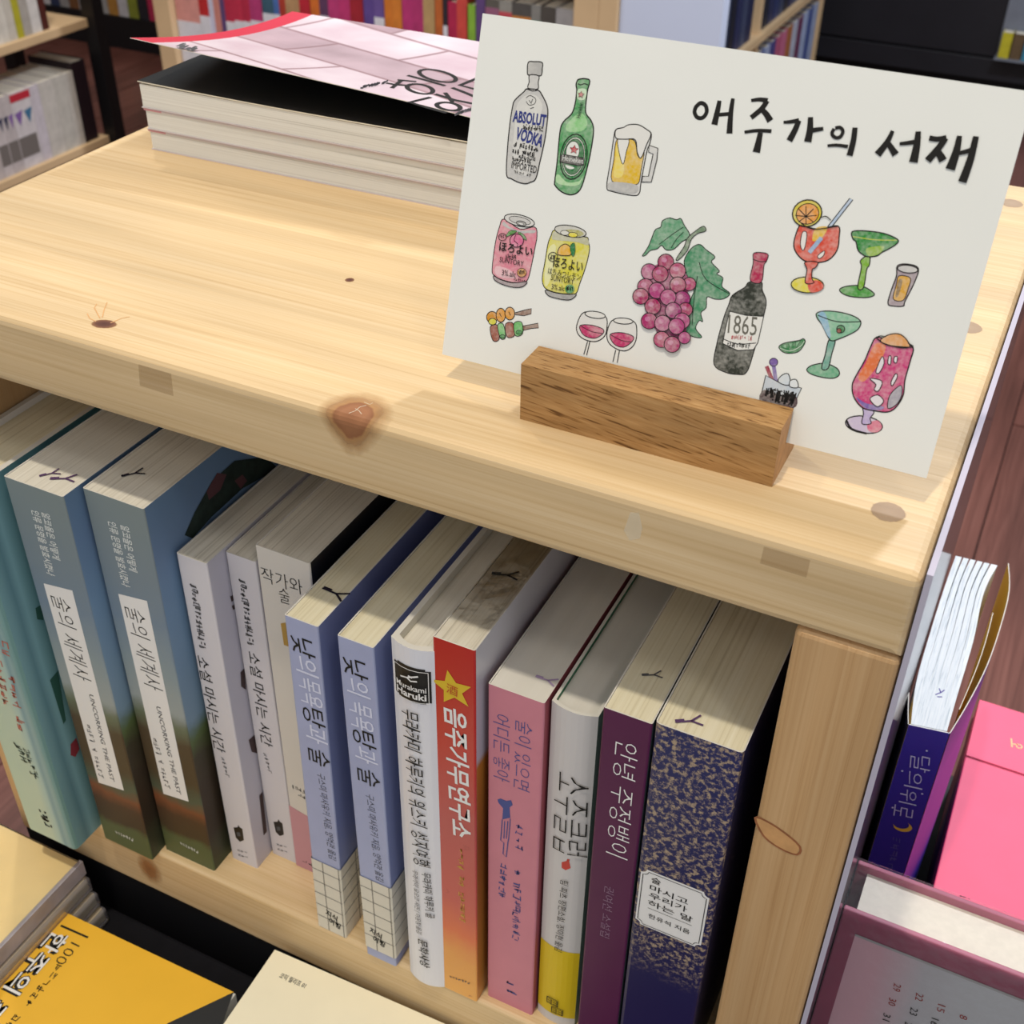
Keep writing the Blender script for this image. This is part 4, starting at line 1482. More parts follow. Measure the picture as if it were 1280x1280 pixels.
# red goblet with orange slice and straw
d = Draw('orange_cocktail_drawing', VD)
d.fill('#b5c6dc', [(460, 105), (475, 112), (375, 240), (355, 240)], 2.2, False)
d.fill('#d9523f', [(230, 225), (205, 280), (197, 330), (215, 370), (250, 400), (300, 408), (360, 395), (400, 350), (410, 290), (405, 235), (320, 250), (260, 240)], 3)
d.fill('#e3b636', [(300, 246), (355, 240), (330, 290), (285, 305)], 0)
d.fill('#e8e3dc', [(238, 265), (258, 268), (252, 325), (240, 350), (228, 320)], 1.8).fill('#e8e3dc', [(310, 375), (340, 352), (338, 372), (318, 388)], 1.6)
d.line([(328, 290), (270, 360)], 10, '#93aecf')
d.ell(260, 175, 70, 62, -20, '#d6c233', 3)
d.ell(262, 178, 54, 48, -20, '#e59a45', 2)
for a in range(0, 360, 45):
    d.line([(255, 190), (255 + 50 * math.cos(math.radians(a)), 185 + 44 * math.sin(math.radians(a)))], 1.8)
d.line([(325, 195), (350, 190), (372, 208)], 2.2).line([(232, 222), (290, 250), (405, 236)], 2.4)
d.ell(262, 512, 77, 37, 3, '#e0d24a', 2.6)
d.fill('#d9523f', [(265, 500), (310, 490), (338, 515), (320, 540), (275, 545)], 0)
d.fill('#d4452f', [(250, 405), (310, 405), (300, 430), (285, 440), (283, 480), (292, 502), (252, 502), (260, 440)], 2.4)
d.done()
# green cocktail
d = Draw('green_cocktail_drawing', VD)
d.fill('#4b9a40', [(412, 535), (440, 520), (500, 515), (545, 530), (577, 558), (540, 572), (470, 568), (430, 555)], 2.6)
d.fill('#7fb13a', [(535, 378), (555, 380), (552, 420), (540, 440), (525, 525), (498, 525), (515, 430), (510, 400)], 2.6)
d.fill('#2f8a3c', [(472, 262), (530, 258), (620, 270), (685, 298), (680, 320), (640, 345), (610, 360), (590, 375), (555, 380), (530, 375), (500, 350), (490, 310), (475, 295)], 2.8)
d.fill('#8fb534', [(540, 340), (620, 330), (600, 365), (550, 376)], 0)
d.line([(475, 285), (580, 300), (682, 302)], 2.2, '#b7c63c')
d.done()
# shot glass
d = Draw('shot_glass_drawing', VD)
d.fill('#a5949b', [(685, 422), (735, 415), (783, 435), (765, 500), (720, 590), (712, 612), (665, 612), (640, 600), (655, 540), (680, 470)], 2.8)
d.fill('#d9a233', [(692, 470), (745, 480), (735, 530), (712, 585), (665, 578), (680, 510)], 2)
d.fill('#8c6c3a', [(690, 490), (708, 495), (690, 560), (676, 565)], 0)
d.ell(733, 438, 48, 18, 6, '#c9c6c3', 2.4)
d.done()
# martini
d = Draw('martini_drawing', VD)
d.fill('#62a67f', [(258, 910), (285, 890), (345, 882), (400, 905), (411, 935), (380, 952), (320, 945), (275, 930)], 2.6)
d.fill('#5f9f8c', [(362, 772), (392, 772), (375, 840), (358, 905), (328, 905), (345, 840)], 2.6)
d.fill('#84bb98', [(305, 645), (350, 635), (420, 642), (480, 660), (512, 685), (500, 720), (460, 745), (400, 770), (375, 775), (360, 760), (330, 700), (308, 670)], 2.6)
d.fill('#8fb7cc', [(310, 650), (345, 645), (370, 740), (362, 760), (330, 700)], 0)
d.line([(310, 655), (400, 685), (510, 685)], 2.2)
d.ell(418, 720, 19, 18, 0, '#4f8a5c', 2.2).ell(410, 728, 11, 11, 0, '#8a4a3a', 1.6)
d.done()
# sunset goblet
d = Draw('sunset_goblet_drawing', VD)
d.ell(527, 1170, 88, 40, 8, '#cdbfd6', 3)
d.fill('#d8708c', [(545, 1165), (590, 1150), (612, 1180), (590, 1205), (550, 1200)], 0)
d.line([(445, 1150), (470, 1190), (540, 1212)], 5)
d.fill('#bba9d2', [(525, 1088), (574, 1108), (556, 1140), (560, 1165), (518, 1165), (525, 1120)], 2.4)
d.fill('#c9437a', [(585, 760), (640, 770), (700, 790), (758, 805), (745, 870), (720, 960), (712, 1030), (680, 1085), (640, 1110), (580, 1105), (520, 1090), (480, 1040), (472, 985), (490, 940), (530, 870), (560, 800)], 3)
d.fill('#e0784a', [(580, 790), (630, 800), (600, 880), (530, 965), (500, 945), (535, 880)], 0)
d.fill('#7f63a8', [(490, 1040), (540, 1070), (620, 1085), (600, 1102), (530, 1090)], 0)
d.fill('#a9a3ad', [(700, 985), (705, 1030), (680, 1075), (640, 1092), (650, 1030)], 2)
for q in ([(612, 850), (622, 880), (600, 925), (584, 918)], [(645, 848), (655, 850), (652, 885), (640, 880)], [(672, 850), (685, 852), (680, 878), (668, 872)], [(676, 930), (684, 945), (662, 985), (655, 970)], [(556, 952), (612, 965), (596, 1010), (576, 1004), (584, 980)], [(556, 1048), (592, 1030), (620, 1058), (590, 1084)]):
    d.fill('#e3dbdf', q, 2)
d.fill('#dd9a55', [(606, 778), (640, 748), (690, 742), (725, 765), (742, 803), (690, 806)], 2.4)
d.line([(585, 760), (640, 795), (758, 806)], 2.6).line([(585, 758), (605, 752), (630, 756)], 2.4).line([(735, 785), (760, 800)], 2.4)
d.done()
# brush lettering along the top of the card
d = Draw('brush_lettering', VE)
d.k = 1.0
for pts, w in (([(88, 125), (82, 145), (92, 165), (112, 166), (126, 146), (122, 122), (104, 113), (86, 128)], 11), ([(173, 104), (166, 140), (154, 192)], (11, 18)), ([(165, 156), (212, 152)], 10), ([(222, 96), (214, 150), (209, 224)], (10, 17)),
               ([(288, 104), (318, 100), (348, 104)], (8, 13)), ([(346, 104), (326, 134), (288, 166)], (14, 13)), ([(322, 132), (342, 152), (358, 178)], (12, 18)), ([(264, 219), (310, 213), (362, 215)], (8, 10)), ([(322, 220), (314, 260), (307, 292)], (13, 21)),
               ([(406, 183), (432, 181), (462, 176)], (7, 12)), ([(462, 176), (448, 210), (427, 250)], (13, 17)), ([(504, 164), (502, 210), (494, 254)], (13, 20)), ([(500, 214), (530, 209), (551, 206)], (13, 9)),
               ([(590, 206), (582, 224), (594, 238), (612, 236), (622, 216), (612, 202), (594, 204)], 9), ([(566, 268), (600, 266), (640, 271)], (7, 9)), ([(666, 202), (660, 250), (646, 304)], (13, 16)),
               ([(803, 214), (782, 256), (748, 300)], (9, 19)), ([(782, 252), (798, 276), (814, 300)], (11, 18)), ([(828, 261), (858, 258), (894, 252)], (8, 12)), ([(896, 216), (890, 270), (878, 328)], (13, 22)),
               ([(936, 240), (966, 244), (998, 238)], (13, 12)), ([(996, 240), (970, 276), (930, 322)], (14, 18)), ([(956, 278), (974, 300), (986, 322)], (14, 20)), ([(1046, 232), (1034, 290), (1012, 354)], (12, 24)), ([(1026, 298), (1058, 292), (1088, 284)], (9, 12)), ([(1106, 234), (1086, 316), (1056, 400)], (14, 21))):
    d.line(pts, w)
for i in range(len(d.mats)):
    d.mats[i] = INK
d.done()

# ------------------------------------------------------------------ stack of magazines on the shelf top, the top cover curled up
MW, MD = 0.250, 0.126
BRICKM, N_, L_, B_ = new_mat('brick_photo_cover', 0.35, 0.5)
tcn = node(N_, 'ShaderNodeTexCoord')
mpn = node(N_, 'ShaderNodeMapping')
mpn.inputs['Rotation'].default_value = (0, 0, 0.30)
mpn.inputs['Location'].default_value = (0.013, 0.006, 0)
brn = node(N_, 'ShaderNodeTexBrick')
brn.inputs['Color1'].default_value = lin('#dcc8cf')
brn.inputs['Color2'].default_value = lin('#a98a92')
brn.inputs['Mortar'].default_value = lin('#96757a')
brn.inputs['Scale'].default_value = 1.0
brn.inputs['Mortar Size'].default_value = 0.0022
brn.inputs['Mortar Smooth'].default_value = 1.0
brn.inputs['Brick Width'].default_value = 0.085
brn.inputs['Row Height'].default_value = 0.034
nzn = node(N_, 'ShaderNodeTexNoise')
nzn.inputs['Scale'].default_value = 22
nzn.inputs['Detail'].default_value = 5
mxn = node(N_, 'ShaderNodeMix', data_type='RGBA', blend_type='OVERLAY')
mxn.inputs['Factor'].default_value = 0.8
L_.new(tcn.outputs['Object'], mpn.inputs['Vector'])
L_.new(mpn.outputs['Vector'], brn.inputs['Vector'])
L_.new(tcn.outputs['Object'], nzn.inputs['Vector'])
L_.new(brn.outputs['Color'], mxn.inputs['A'])
L_.new(nzn.outputs['Color'], mxn.inputs['B'])
rgb2bw = node(N_, 'ShaderNodeRGBToBW')
L_.new(nzn.outputs['Color'], rgb2bw.inputs[0])
L_.new(rgb2bw.outputs[0], mxn.inputs['B'])
L_.new(mxn.outputs['Result'], B_.inputs['Base Color'])
REDEDGE = mat('red_edge', '#c92f45', 0.4)
ENDB = mat('black_endpaper', '#0f0f10', 0.45, 0.3)
MAGW = mat('magazine_cover', '#cfc3c4', 0.4)
zs = [0.0, 0.0098, 0.0197, 0.0315]
for i in range(3):
    x0, y0 = (-0.3905, -0.3908, -0.3918)[i], (0.1603, 0.1600, 0.1598)[i]
    root = empty('magazine', (x0, y0, zs[i]), (0, 0, (0.012, 0.010, 0.006)[i]))
    tag(root, ('lowest of the three stacked magazines, lying on the shelf top', 'middle one of the three stacked magazines', 'topmost magazine of the stack with its brick-photo cover curling up')[i], 'magazine', 'magazines stacked behind the card')
    hgt = zs[i + 1] - zs[i]
    b = MB()
    b.box(0.0, MW, 0, MD, 0, 0.0004)
    b.build('back_cover', MAGW, root)
    b = MB()
    b.box(0.0006, MW, 0.0004, MD - 0.0004, 0.0005, hgt - 0.0010)
    b.build('page_block', PAGE_Z, root)
    if i < 2:
        b = MB()
        b.box(0.0, MW, 0, MD, hgt - 0.0009, hgt - 0.0003)
        b.build('front_cover', MAGW, root)
        b = MB()
        b.box(-0.0001, 0.010, -0.0001, 0.0, hgt - 0.0010, hgt - 0.0002)
        b.build('red_edge', mat('red_edge_faded', '#c48a90', 0.5), root)
    else:
        # first leaf: black, its front edge sagging a little
        b = MB()
        nx = 24
        def lz(u):
            return hgt - 0.0001 + 0.0006 * (1 - u) ** 2 - 0.0004 * math.sin(u * 6)
        for kx in range(nx):
            u0, u1 = kx / nx, (kx + 1) / nx
            for (ya, yb2) in ((0.0, MD),):
                b.poly([(u0 * MW, ya, lz(u0)), (u1 * MW, ya, lz(u1)), (u1 * MW, yb2, lz(u1)), (u0 * MW, yb2, lz(u0))], 0)
                b.poly([(u0 * MW, ya, lz(u0) - 0.0005), (u1 * MW, ya, lz(u1) - 0.0005), (u1 * MW, ya, lz(u1) - 0.00003), (u0 * MW, ya, lz(u0) - 0.00003)], 1)
            b.poly([(u0 * MW, 0, lz(u0) - 0.0005), (u0 * MW, MD, lz(u0) - 0.0005), (u1 * MW, MD, lz(u1) - 0.0005), (u1 * MW, 0, lz(u1) - 0.0005)], 1)
        b.build('black_leaf', [ENDB, mat('leaf_edge', '#e8e2d0', 0.6)], root)
        # curled cover
        def cz_(u, v):
            return hgt + 0.0009 + 0.0186 * (1 - v) ** 1.35 * (1 - 0.62 * u) * (1 - u ** 6) + 0.0022 * math.sin(math.pi * v) * -1 * (1 - u) + 0.0025 * v * (1 - u)
        def cpos(u, v):
            return (u * MW, v * MD, cz_(u, v))
        b = MB()
        nu, nv = 40, 16
        for a in range(nu):
            for c in range(nv):
                u0, u1, v0, v1 = a / nu, (a + 1) / nu, c / nv, (c + 1) / nv
                red = u0 < 0.026
                P4 = [cpos(u0, v0), cpos(u1, v0), cpos(u1, v1), cpos(u0, v1)]
                b.poly(P4, 1 if red else 0)
                b.poly([(p[0], p[1], p[2] - 0.0003) for p in reversed(P4)], 2)
        for a in range(nu):
            u0, u1 = a / nu, (a + 1) / nu
            p, q2 = cpos(u0, 0), cpos(u1, 0)
            b.poly([(p[0], p[1], p[2] - 0.0003), (q2[0], q2[1], q2[2] - 0.0003), q2, p], 2)
        for c in range(nv):
            p, q2 = cpos(0, c / nv), cpos(0, (c + 1) / nv)
            b.poly([p, q2, (q2[0], q2[1], q2[2] - 0.0003), (p[0], p[1], p[2] - 0.0003)], 2)
        cov = b.build('front_cover', [BRICKM, REDEDGE, mat('cover_inside', '#e3e0da', 0.5)], root, smooth=False)
        rinv = (Matrix.Translation((x0, y0, zs[i])) @ Matrix.Rotation(0.006, 4, 'Z')).inverted()

        def oncover(u, v, lift=0.0002):
            z = 0.04
            for _ in range(8):
                p = rinv @ onz(u, v, z)
                z = cz_(min(max(p.x / MW, 0), 1), min(max(p.y / MD, 0), 1)) + zs[2]
            p = rinv @ onz(u, v, z)
            return (p.x, p.y, cz_(p.x / MW, p.y / MD) + lift)

        def cv(pts, w, closed=False):
            return [oncover(400 + q2[0] / 6.4, 60 + q2[1] / 6.4) for q2 in pts], w, closed
        b = MB()
        def ring(cx, cy, rx, ry, rot):
            a0 = math.radians(rot)
            return [(cx + rx * math.cos(t) * math.cos(a0) - ry * math.sin(t) * math.sin(a0), cy + rx * math.cos(t) * math.sin(a0) + ry * math.sin(t) * math.cos(a0)) for t in [2 * math.pi * k / 24 for k in range(24)]]
        up = Vector((0, 0, 1))
        for pts, w, cl in ((ring(940, 225, 150, 42, 12), 0.0021, True), ([(700, 222), (850, 262), (1000, 305)], 0.0021, False), ([(620, 258), (770, 272)], 0.0019, False), ([(530, 283), (600, 296), (690, 302)], 0.0019, False), ([(575, 322), (650, 262)], 0.0019, False),
                           (ring(800, 330, 105, 36, 10), 0.0021, True), ([(885, 396), (715, 440), (860, 486), (1015, 530)], 0.0021, False), ([(1255, 245), (1118, 300), (1250, 335)], 0.0021, False), ([(1055, 320), (1160, 360), (1255, 400)], 0.0021, False), ([(920, 372), (1080, 420), (1240, 452)], 0.0021, False), (ring(1028, 470, 95, 30, 8), 0.0021, True), ([(1060, 435), (1000, 360)], 0.0019, False)):
            P, w, cl = cv(pts, w, cl)
            b.ribbon(P, w, up, 0, cl)
        b.build('cover_lettering', INK, cov)
        b = MB()
        a, c = Vector(oncover(447, 113)), Vector(oncover(478, 106))
        put_scribble(b, a, c - a, (0.0, 0.006, 0.0002), 7, 0, 0.12, 51)
        a, c = Vector(oncover(567, 147)), Vector(oncover(598, 136))
        put_scribble(b, a, c - a, (0.0, 0.006, 0.0002), 9, 0, 0.12, 52)
        a, c = Vector(oncover(216, 61)), Vector(oncover(240, 66))
        put_scribble(b, a, c - a, (0.0, 0.008, 0.0002), 6, 0, 0.14, 53)
        b.build('cover_small_print', GREYP, cov)

# ------------------------------------------------------------------ flat books on the black table
SLEEVE = clear_mat('sleeve_plastic', '#b5afb6', 0.3, 0.15, 0.2, 90)
CREAM = mat('cream_cover', '#ecd59c', 0.6, 0.25, 0.04, 40)
px0, pz = -0.3632, TZ
lbls = ['bottom', 'second from the bottom', 'third from the bottom', 'topmost']
for i in range(4):
    hgt = 0.0115
    shift = (0.0085, 0.0055, 0.003, 0.0)[i]
    root = empty('sleeved_book', (px0 + shift - 0.135, -0.0085, pz))
    tag(root, ('cream book in a clear sleeve, %s of the lower left stack' % lbls[i]), 'book', 'sleeved cream books on the black table')
    b = MB()
    b.box(0.001, 0.1325, -0.2, -0.001, 0.0012, hgt - 0.0012, 0, 1)
    b.build('book_block', [mat('cream_pages', '#cfc4a6', 0.7, 0.2, 0.06, 60), CREAM], root)
    b = MB()
    b.box(0, 0.135, -0.203, 0, 0.0004, hgt - 0.0002)
    b.build('clear_sleeve', SLEEVE if i < 3 else clear_mat('sleeve_plastic_top', '#b9b0a6', 0.05, 0.2, 0.1, 60), root, bevel=0.0015)
    if i == 3:
        b = MB()
        b.box(0.1330, 0.1352, -0.203, 0.0003, 0.0008, hgt - 0.0006)
        b.build('sleeve_fold', mat('sleeve_fold', '#a59ea4', 0.35, 0.5, 0.15, 90), root)
    pz += hgt

# yellow book
YZ = -0.3400
yc = onz(75, 1137, YZ)
yr = onz(292, 1240, YZ)
yw = (yr - yc).length
yb_ = empty('paperback_book', (yc.x + 0.012, yc.y, TZ))
yb_.location.x = yc.x
tag(yb_, 'yellow paperback with outlined title lying flat between two cream books', 'book')
yh = YZ - TZ
ang = math.atan2(yr.y - yc.y, yr.x - yc.x)
yb_.rotation_euler = (0, 0, ang)
yinv = (Matrix.Translation((yc.x, yc.y, TZ)) @ Matrix.Rotation(ang, 4, 'Z')).inverted()
lowp = 0.0115 * 2 + 0.0003
b = MB()
b.box(0, yw, -0.19, 0, yh - 0.0006, yh)
b.build('front_cover', mat('yellow_cover', '#f0b834', 0.45, 0.35, 0.02, 50), yb_)
b = MB()
b.box(0.0135, yw + 0.0012, -0.189, -0.0002, 0.0006, yh - 0.0006, 0)
b.build('page_block', PAGE_Z, yb_)
b = MB()
b.box(0.0135, yw + 0.0014, -0.19, 0, 0.0, 0.0006)
b.build('back_cover', mat('yellow_cover', '#dda528'), yb_)


def ony_(u, v):
    return yinv @ onz(u, v, YZ)


b = MB()
b.poly([(*ony_(u, v)[:2], yh + 0.0001) for u, v in ((291.5, 1240.5), (210, 1279), (150, 1330), (262, 1330))])
b.poly([(yw, 0, yh - 0.0008), (yw, -0.19, yh - 0.0008), (yw, -0.19, yh), (yw, 0, yh)])
b.build('dark_corner', mat('charcoal_print', '#2d2e2f', 0.5), yb_)
b = MB()
p1, p2 = ony_(76, 1157), ony_(110, 1172)
b.ribbon([(p1.x, p1.y, yh + 0.0001), (p2.x, p2.y, yh + 0.0001)], 0.0011, Vector((0, 0, 1)))
put_text(b, '100', (ony_(88, 1182).x - 0.001, ony_(97, 1181).y, yh + 0.0001), (0.0, -0.0125, 0), (0.0055, 0, 0), 0, -0.01)
put_scribble(b, (ony_(72, 1204).x, ony_(72, 1204).y, yh + 0.0001), (0, -0.055, 0), (0.0048, 0, 0), 13, 0, 0.1, 61)
b.build('cover_small_print', INK, yb_)
for dz, off, m, bold in ((0.0001, 0.0009, BLACK, 0.045), (0.0002, 0.0, BLACK, 0.045), (0.0003, 0.0, WHITE, 0.008)):
    b = MB()
    o_ = ony_(72, 1175)
    put_text(b, '한주의 주', (o_.x - 0.0058 - off * 0.8, o_.y + 0.004 - off * 0.8, yh + dz), (0, -0.054, 0), (0.0108, 0, 0), 0, bold)
    b.build('title_lettering', m, yb_)

# cream book number one
CZ2 = -0.322
c0 = onz(345, 1185, CZ2)
c1 = onz(580, 1281, CZ2)
ang = math.atan2(c1.y - c0.y, c1.x - c0.x)
ck = empty('paperback_book', (c0.x, c0.y - 0.001, TZ), (0, 0, ang * 0.6))
tag(ck, 'thick plain cream paperback lying flat against the foot of the shelf', 'book')
cinv2 = (Matrix.Translation((c0.x, c0.y - 0.001, TZ)) @ Matrix.Rotation(ang * 0.6, 4, 'Z')).inverted()
chh = CZ2 - TZ
b = MB()
b.box(0, 0.138, -0.2, 0, chh - 0.0005, chh)
b.build('front_cover', mat('plain_cream', '#f2e8ca', 0.6, 0.25, 0.02, 40), ck)
b = MB()
b.box(0.0005, 0.1375, -0.1995, -0.0005, 0.0005, chh - 0.0005)
b.build('page_block', PAGE_Z, ck)
b = MB()
b.box(0, 0.138, -0.2, 0, 0, 0.0005)
b.build('back_cover', mat('plain_cream', '#ddd0a9'), ck)
b = MB()
a, c = cinv2 @ onz(348, 1222, CZ2), cinv2 @ onz(380, 1236, CZ2)
put_text(b, '코믹 릴리프 01', (a.x, a.y, chh + 0.0001), (c.x - a.x, c.y - a.y, 0), (0, 0.0030, 0), 0, 0.01)
b.build('title_lettering', INK, ck)

# ------------------------------------------------------------------ books at the right end, on the side cabinet
# burgundy diary standing face out in shrink film
GZ, GY, GT = -0.2215, 0.0640, 0.0325
GA = 0.17
gh = (GZ - SZ) / math.cos(GA)
GB = Vector((0.0026, GY - gh * math.sin(GA), SZ))
bg = empty('hardcover_diary', GB, (-GA, 0, 0))
tag(bg, 'shrink-wrapped burgundy hardcover diary standing face out with a calendar page', 'book')
GW = 0.135
BURG = mat('burgundy_cover', '#a8566e', 0.4, 0.4, 0.08, 60)
b = MB()
b.box(0, GW, 0, 0.0028, 0, gh)
fc = b.build('front_cover', BURG, bg, bevel=0.0006)
b = MB()
b.box(0, GW, GT - 0.0028, GT, 0, gh)
b.build('back_cover', BURG, bg, bevel=0.0006)
b = MB()
b.box(GW - 0.0028, GW, 0.0028, GT - 0.0028, 0, gh)
b.build('spine', BURG, bg)
b = MB()
b.box(0.005, GW - 0.0028, 0.0029, GT - 0.0029, 0.003, gh - 0.0035)
b.build('page_block', mat('diary_pages', '#d9d2c4', 0.7, 0.2, 0.04, 300), bg)
binv = (Matrix.Translation(GB) @ Matrix.Rotation(-GA, 4, 'X')).inverted()
gn = Vector((0, -math.cos(GA), math.sin(GA)))


def onb(u, v):
    r = ray(u, v)
    return binv @ (CP + r * ((GB - CP).dot(gn) / r.dot(gn)))


pa = onb(1069, 1168)
b = MB()
b.poly([(pa.x, -0.0002, 0.012), (GW - 0.006, -0.0002, 0.012), (GW - 0.006, -0.0002, pa.z), (pa.x, -0.0002, pa.z)])
pc = b.build('calendar_panel', ramp_mat('calendar_paper', 'X', 0.06, [(0.0, '#ecc2c9'), (0.30, '#e9bec5'), (0.62, '#cfcacc'), (1.0, '#d4d2d3')], 0.04, 30), bg)
b = MB()
b.ribbon([(pa.x, -0.0003, pa.z), (GW - 0.006, -0.0003, pa.z)], 0.0012, Vector((0, -1, 0)))
b.build('panel_edge', mat('panel_edge', '#b9b4b2', 0.3, 0.5), pc)
RED = mat('calendar_red', '#a8382f', 0.6)
for txt, u, v, m in (('29', 1121, 1234, RED), ('30', 1115, 1252, RED), ('31', 1108, 1271, INK), ('22', 1149, 1246, RED), ('23', 1142, 1264, INK), ('24', 1135, 1282, INK), ('15', 1176, 1260, RED), ('16', 1168, 1277, INK), ('8', 1204, 1271, RED), ('9', 1196, 1289, INK)):
    p = onb(u, v)
    b = MB()
    L = 0.0040 if len(txt) > 1 else 0.0022
    put_text(b, txt, (p.x - 0.0016, -0.0004, p.z + L / 2), (0.0004, 0, -L), (0.0030, 0, 0.0002), 0, 0.0)
    b.build('calendar_number', m, pc)
b = MB()
b.box(-0.0004, GW + 0.0004, -0.0007, GT + 0.0004, 0.0004, gh + 0.0006)
b.build('shrink_film', clear_mat('diary_film', '#ffffff', 0.02, 0.10, 0.3, 160), bg)

# moon book: covers flaring, pages fanned
MZ = -0.190
mo = empty('paperback_book', (0.0062, 0.147, SZ))
tag(mo, 'night-blue and purple paperback standing open-fanned with mustard inner flaps', 'book')
mh = MZ - SZ
minv = Matrix.Translation((0.0062, 0.147, SZ)).inverted()


def mpx(pts):
    return [tuple((minv @ onz(u, v, MZ))[:2]) for u, v in pts]


lcov = catmull(mpx([(1136, 905), (1136, 880), (1139, 845), (1150, 790), (1168, 735), (1183, 690)]), False, 4)
rcov = catmull(mpx([(1187, 916), (1211, 876), (1234, 830), (1251, 780), (1261, 738), (1260, 704)]), False, 4)
pleft = catmull(mpx([(1139, 904), (1146, 850), (1166, 780), (1182, 730), (1195, 694)]), False, 5)
pright = catmull(mpx([(1184, 913), (1197, 868), (1217, 800), (1230, 740), (1247, 706)]), False, 5)
MUST = mat('mustard_inner', '#e8b52c', 0.5)
MSP = mat('night_spine', '#32268a', 0.4, 0.4, 0.06, 40)
MRC = ramp_mat('purple_cover', 'Z', 0.22, [(0.0, '#2b2a9a'), (0.4, '#3b2fa8'), (0.6, '#7a34a8'), (0.85, '#8a3aa8'), (0.95, '#5a2f8c'), (1.0, '#4a2a80')], 0.05, 30)
MLC = mat('night_cover', '#0d0c22', 0.5, 0.3)


def sheet(mb, line, z0, z1, t, mo_, mi_, rim):
    n = len(line)
    off = []
    for i in range(n):
        a, c = Vector(line[max(i - 1, 0)]), Vector(line[min(i + 1, n - 1)])
        nr = Vector((c.y - a.y, -(c.x - a.x))).normalized()
        off.append((line[i][0] + nr.x * t, line[i][1] + nr.y * t))
    for i in range(n - 1):
        a, c, e, f = line[i], line[i + 1], off[i], off[i + 1]
        mb.poly([(*a, z0), (*c, z0), (*c, z1), (*a, z1)], mi_)
        mb.poly([(*f, z0), (*e, z0), (*e, z1), (*f, z1)], mo_)
        mb.poly([(*a, z1), (*c, z1), (*f, z1), (*e, z1)], rim)
    mb.poly([(*line[-1], z0), (*off[-1], z0), (*off[-1], z1), (*line[-1], z1)], rim)


b = MB()
sheet(b, [lcov[0], rcov[0]], 0, mh, 0.0004, 0, 3, 3)
sp_ = b.build('spine', [MSP, MLC, MRC, WHITE], mo)
b = MB()
sheet(b, lcov, 0, mh, -0.0004, 0, 1, 2)
b.build('back_cover', [MLC, MUST, RIM], mo)
b = MB()
sheet(b, rcov, 0, mh, 0.0004, 0, 1, 2)
b.build('front_cover', [MRC, MUST, RIM], mo)
b = MB()
fl_ = [(rcov[i][0] * 0.55 + pright[min(i, len(pright) - 1)][0] * 0.45, rcov[i][1]) for i in range(3, 14)]
sheet(b, fl_, 0.0005, mh - 0.0005, 0.0003, 1, 1, 2)
b.build('cover_flap', [MRC, MUST, RIM], mo)
NS = 6
nP = len(pleft)
for s_ in range(NS):
    b = MB()
    L1, R1 = [], []
    for i in range(nP):
        t = i / (nP - 1)
        gap = 0.10 * t ** 2.2
        f0 = s_ / NS + (gap / 2 if s_ else 0) / NS * 2.4
        f1 = (s_ + 1) / NS - (gap / 2 if s_ < NS - 1 else 0) / NS * 2.4
        a, c = Vector(pleft[i]), Vector(pright[i])
        L1.append(tuple(a + (c - a) * f0))
        R1.append(tuple(a + (c - a) * f1))
    b.prism(list(reversed(L1)) + R1, 0.0006, mh - 0.0004)
    b.build('page_section', PAGE_BR, mo)


def onm(u, v):
    r = ony(u, v, 0.147 + 0.001)
    q_ = minv @ r
    return q_


b = MB()
sl = (rcov[0][1] - lcov[0][1]) / (rcov[0][0] - lcov[0][0])
mw = lambda lift: (lambda p: Vector((p.x, lcov[0][1] + (p.x - lcov[0][0]) * sl - 0.0004 - lift, p.z)))
for txt, a, c, w in (('달', (1151, 946), (1149, 966), 0.0088), ('의', (1143, 966), (1141, 986), 0.0080), ('위', (1136, 988), (1134, 1006), 0.0078), ('로', (1130, 1009), (1128, 1023), 0.0084)):
    A, C_ = onm(*a), onm(*c)
    put_text(b, txt, (A.x - w / 2, 0, A.z), C_ - A, (w, 0, 0), 0, -0.016, mw(0.0003))
for u, v in ((1158, 940), (1128, 963), (1152, 995), (1116, 1009)):
    p = onm(u, v)
    b.concave([tuple(mw(0.0003)(Vector((x, 0, z)))) for x, z in disc(p.x, p.z, 0.0005, 0.0005, 8)])
b.build('title_lettering', mat('print_lavender', '#c7c3e0', 0.5), mo)
b = MB()
p = onm(1128, 1035)
cres = []
for k in range(13):
    a = math.radians(-170 + k * 18)
    cres.append((p.x + 0.0042 * math.cos(a), p.z + 0.0034 * math.sin(a)))
for k in range(12, -1, -1):
    a = math.radians(-170 + k * 18)
    cres.append((p.x - 0.0010 + 0.0036 * math.cos(a), p.z + 0.0014 + 0.0030 * math.sin(a)))
b.concave([tuple(mw(0.0003)(Vector((x, 0, z)))) for x, z in cres])
b.build('crescent_moon', mat('print_moon', '#d9ad3c', 0.5), mo)
b = MB()
A, C_ = onm(1121, 1048), onm(1112, 1088)
put_scribble(b, (A.x - 0.002, 0, A.z), C_ - A, (0.004, 0, 0), 5, 0, 0.1, 71, mw(0.0003))
b.build('author_print', mat('print_dim_lilac', '#5a549a', 0.5), mo)
b = MB()
p = minv @ onz(1176, 866, MZ)
for q_ in ([(-0.002, -0.002), (0.0, 0.0005)], [(0.0, 0.0005), (0.0012, 0.003)], [(0, 0.0005), (-0.0012, 0.003)], [(-0.001, -0.003), (0.001, -0.002)]):
    b.ribbon([(p.x + a[0], p.y + a[1], mh - 0.0003) for a in q_], 0.0005, Vector((0, 0, 1)))
b.build('stamp_mark', mat('stamp_blue', '#5a4a9c', 0.7), mo)

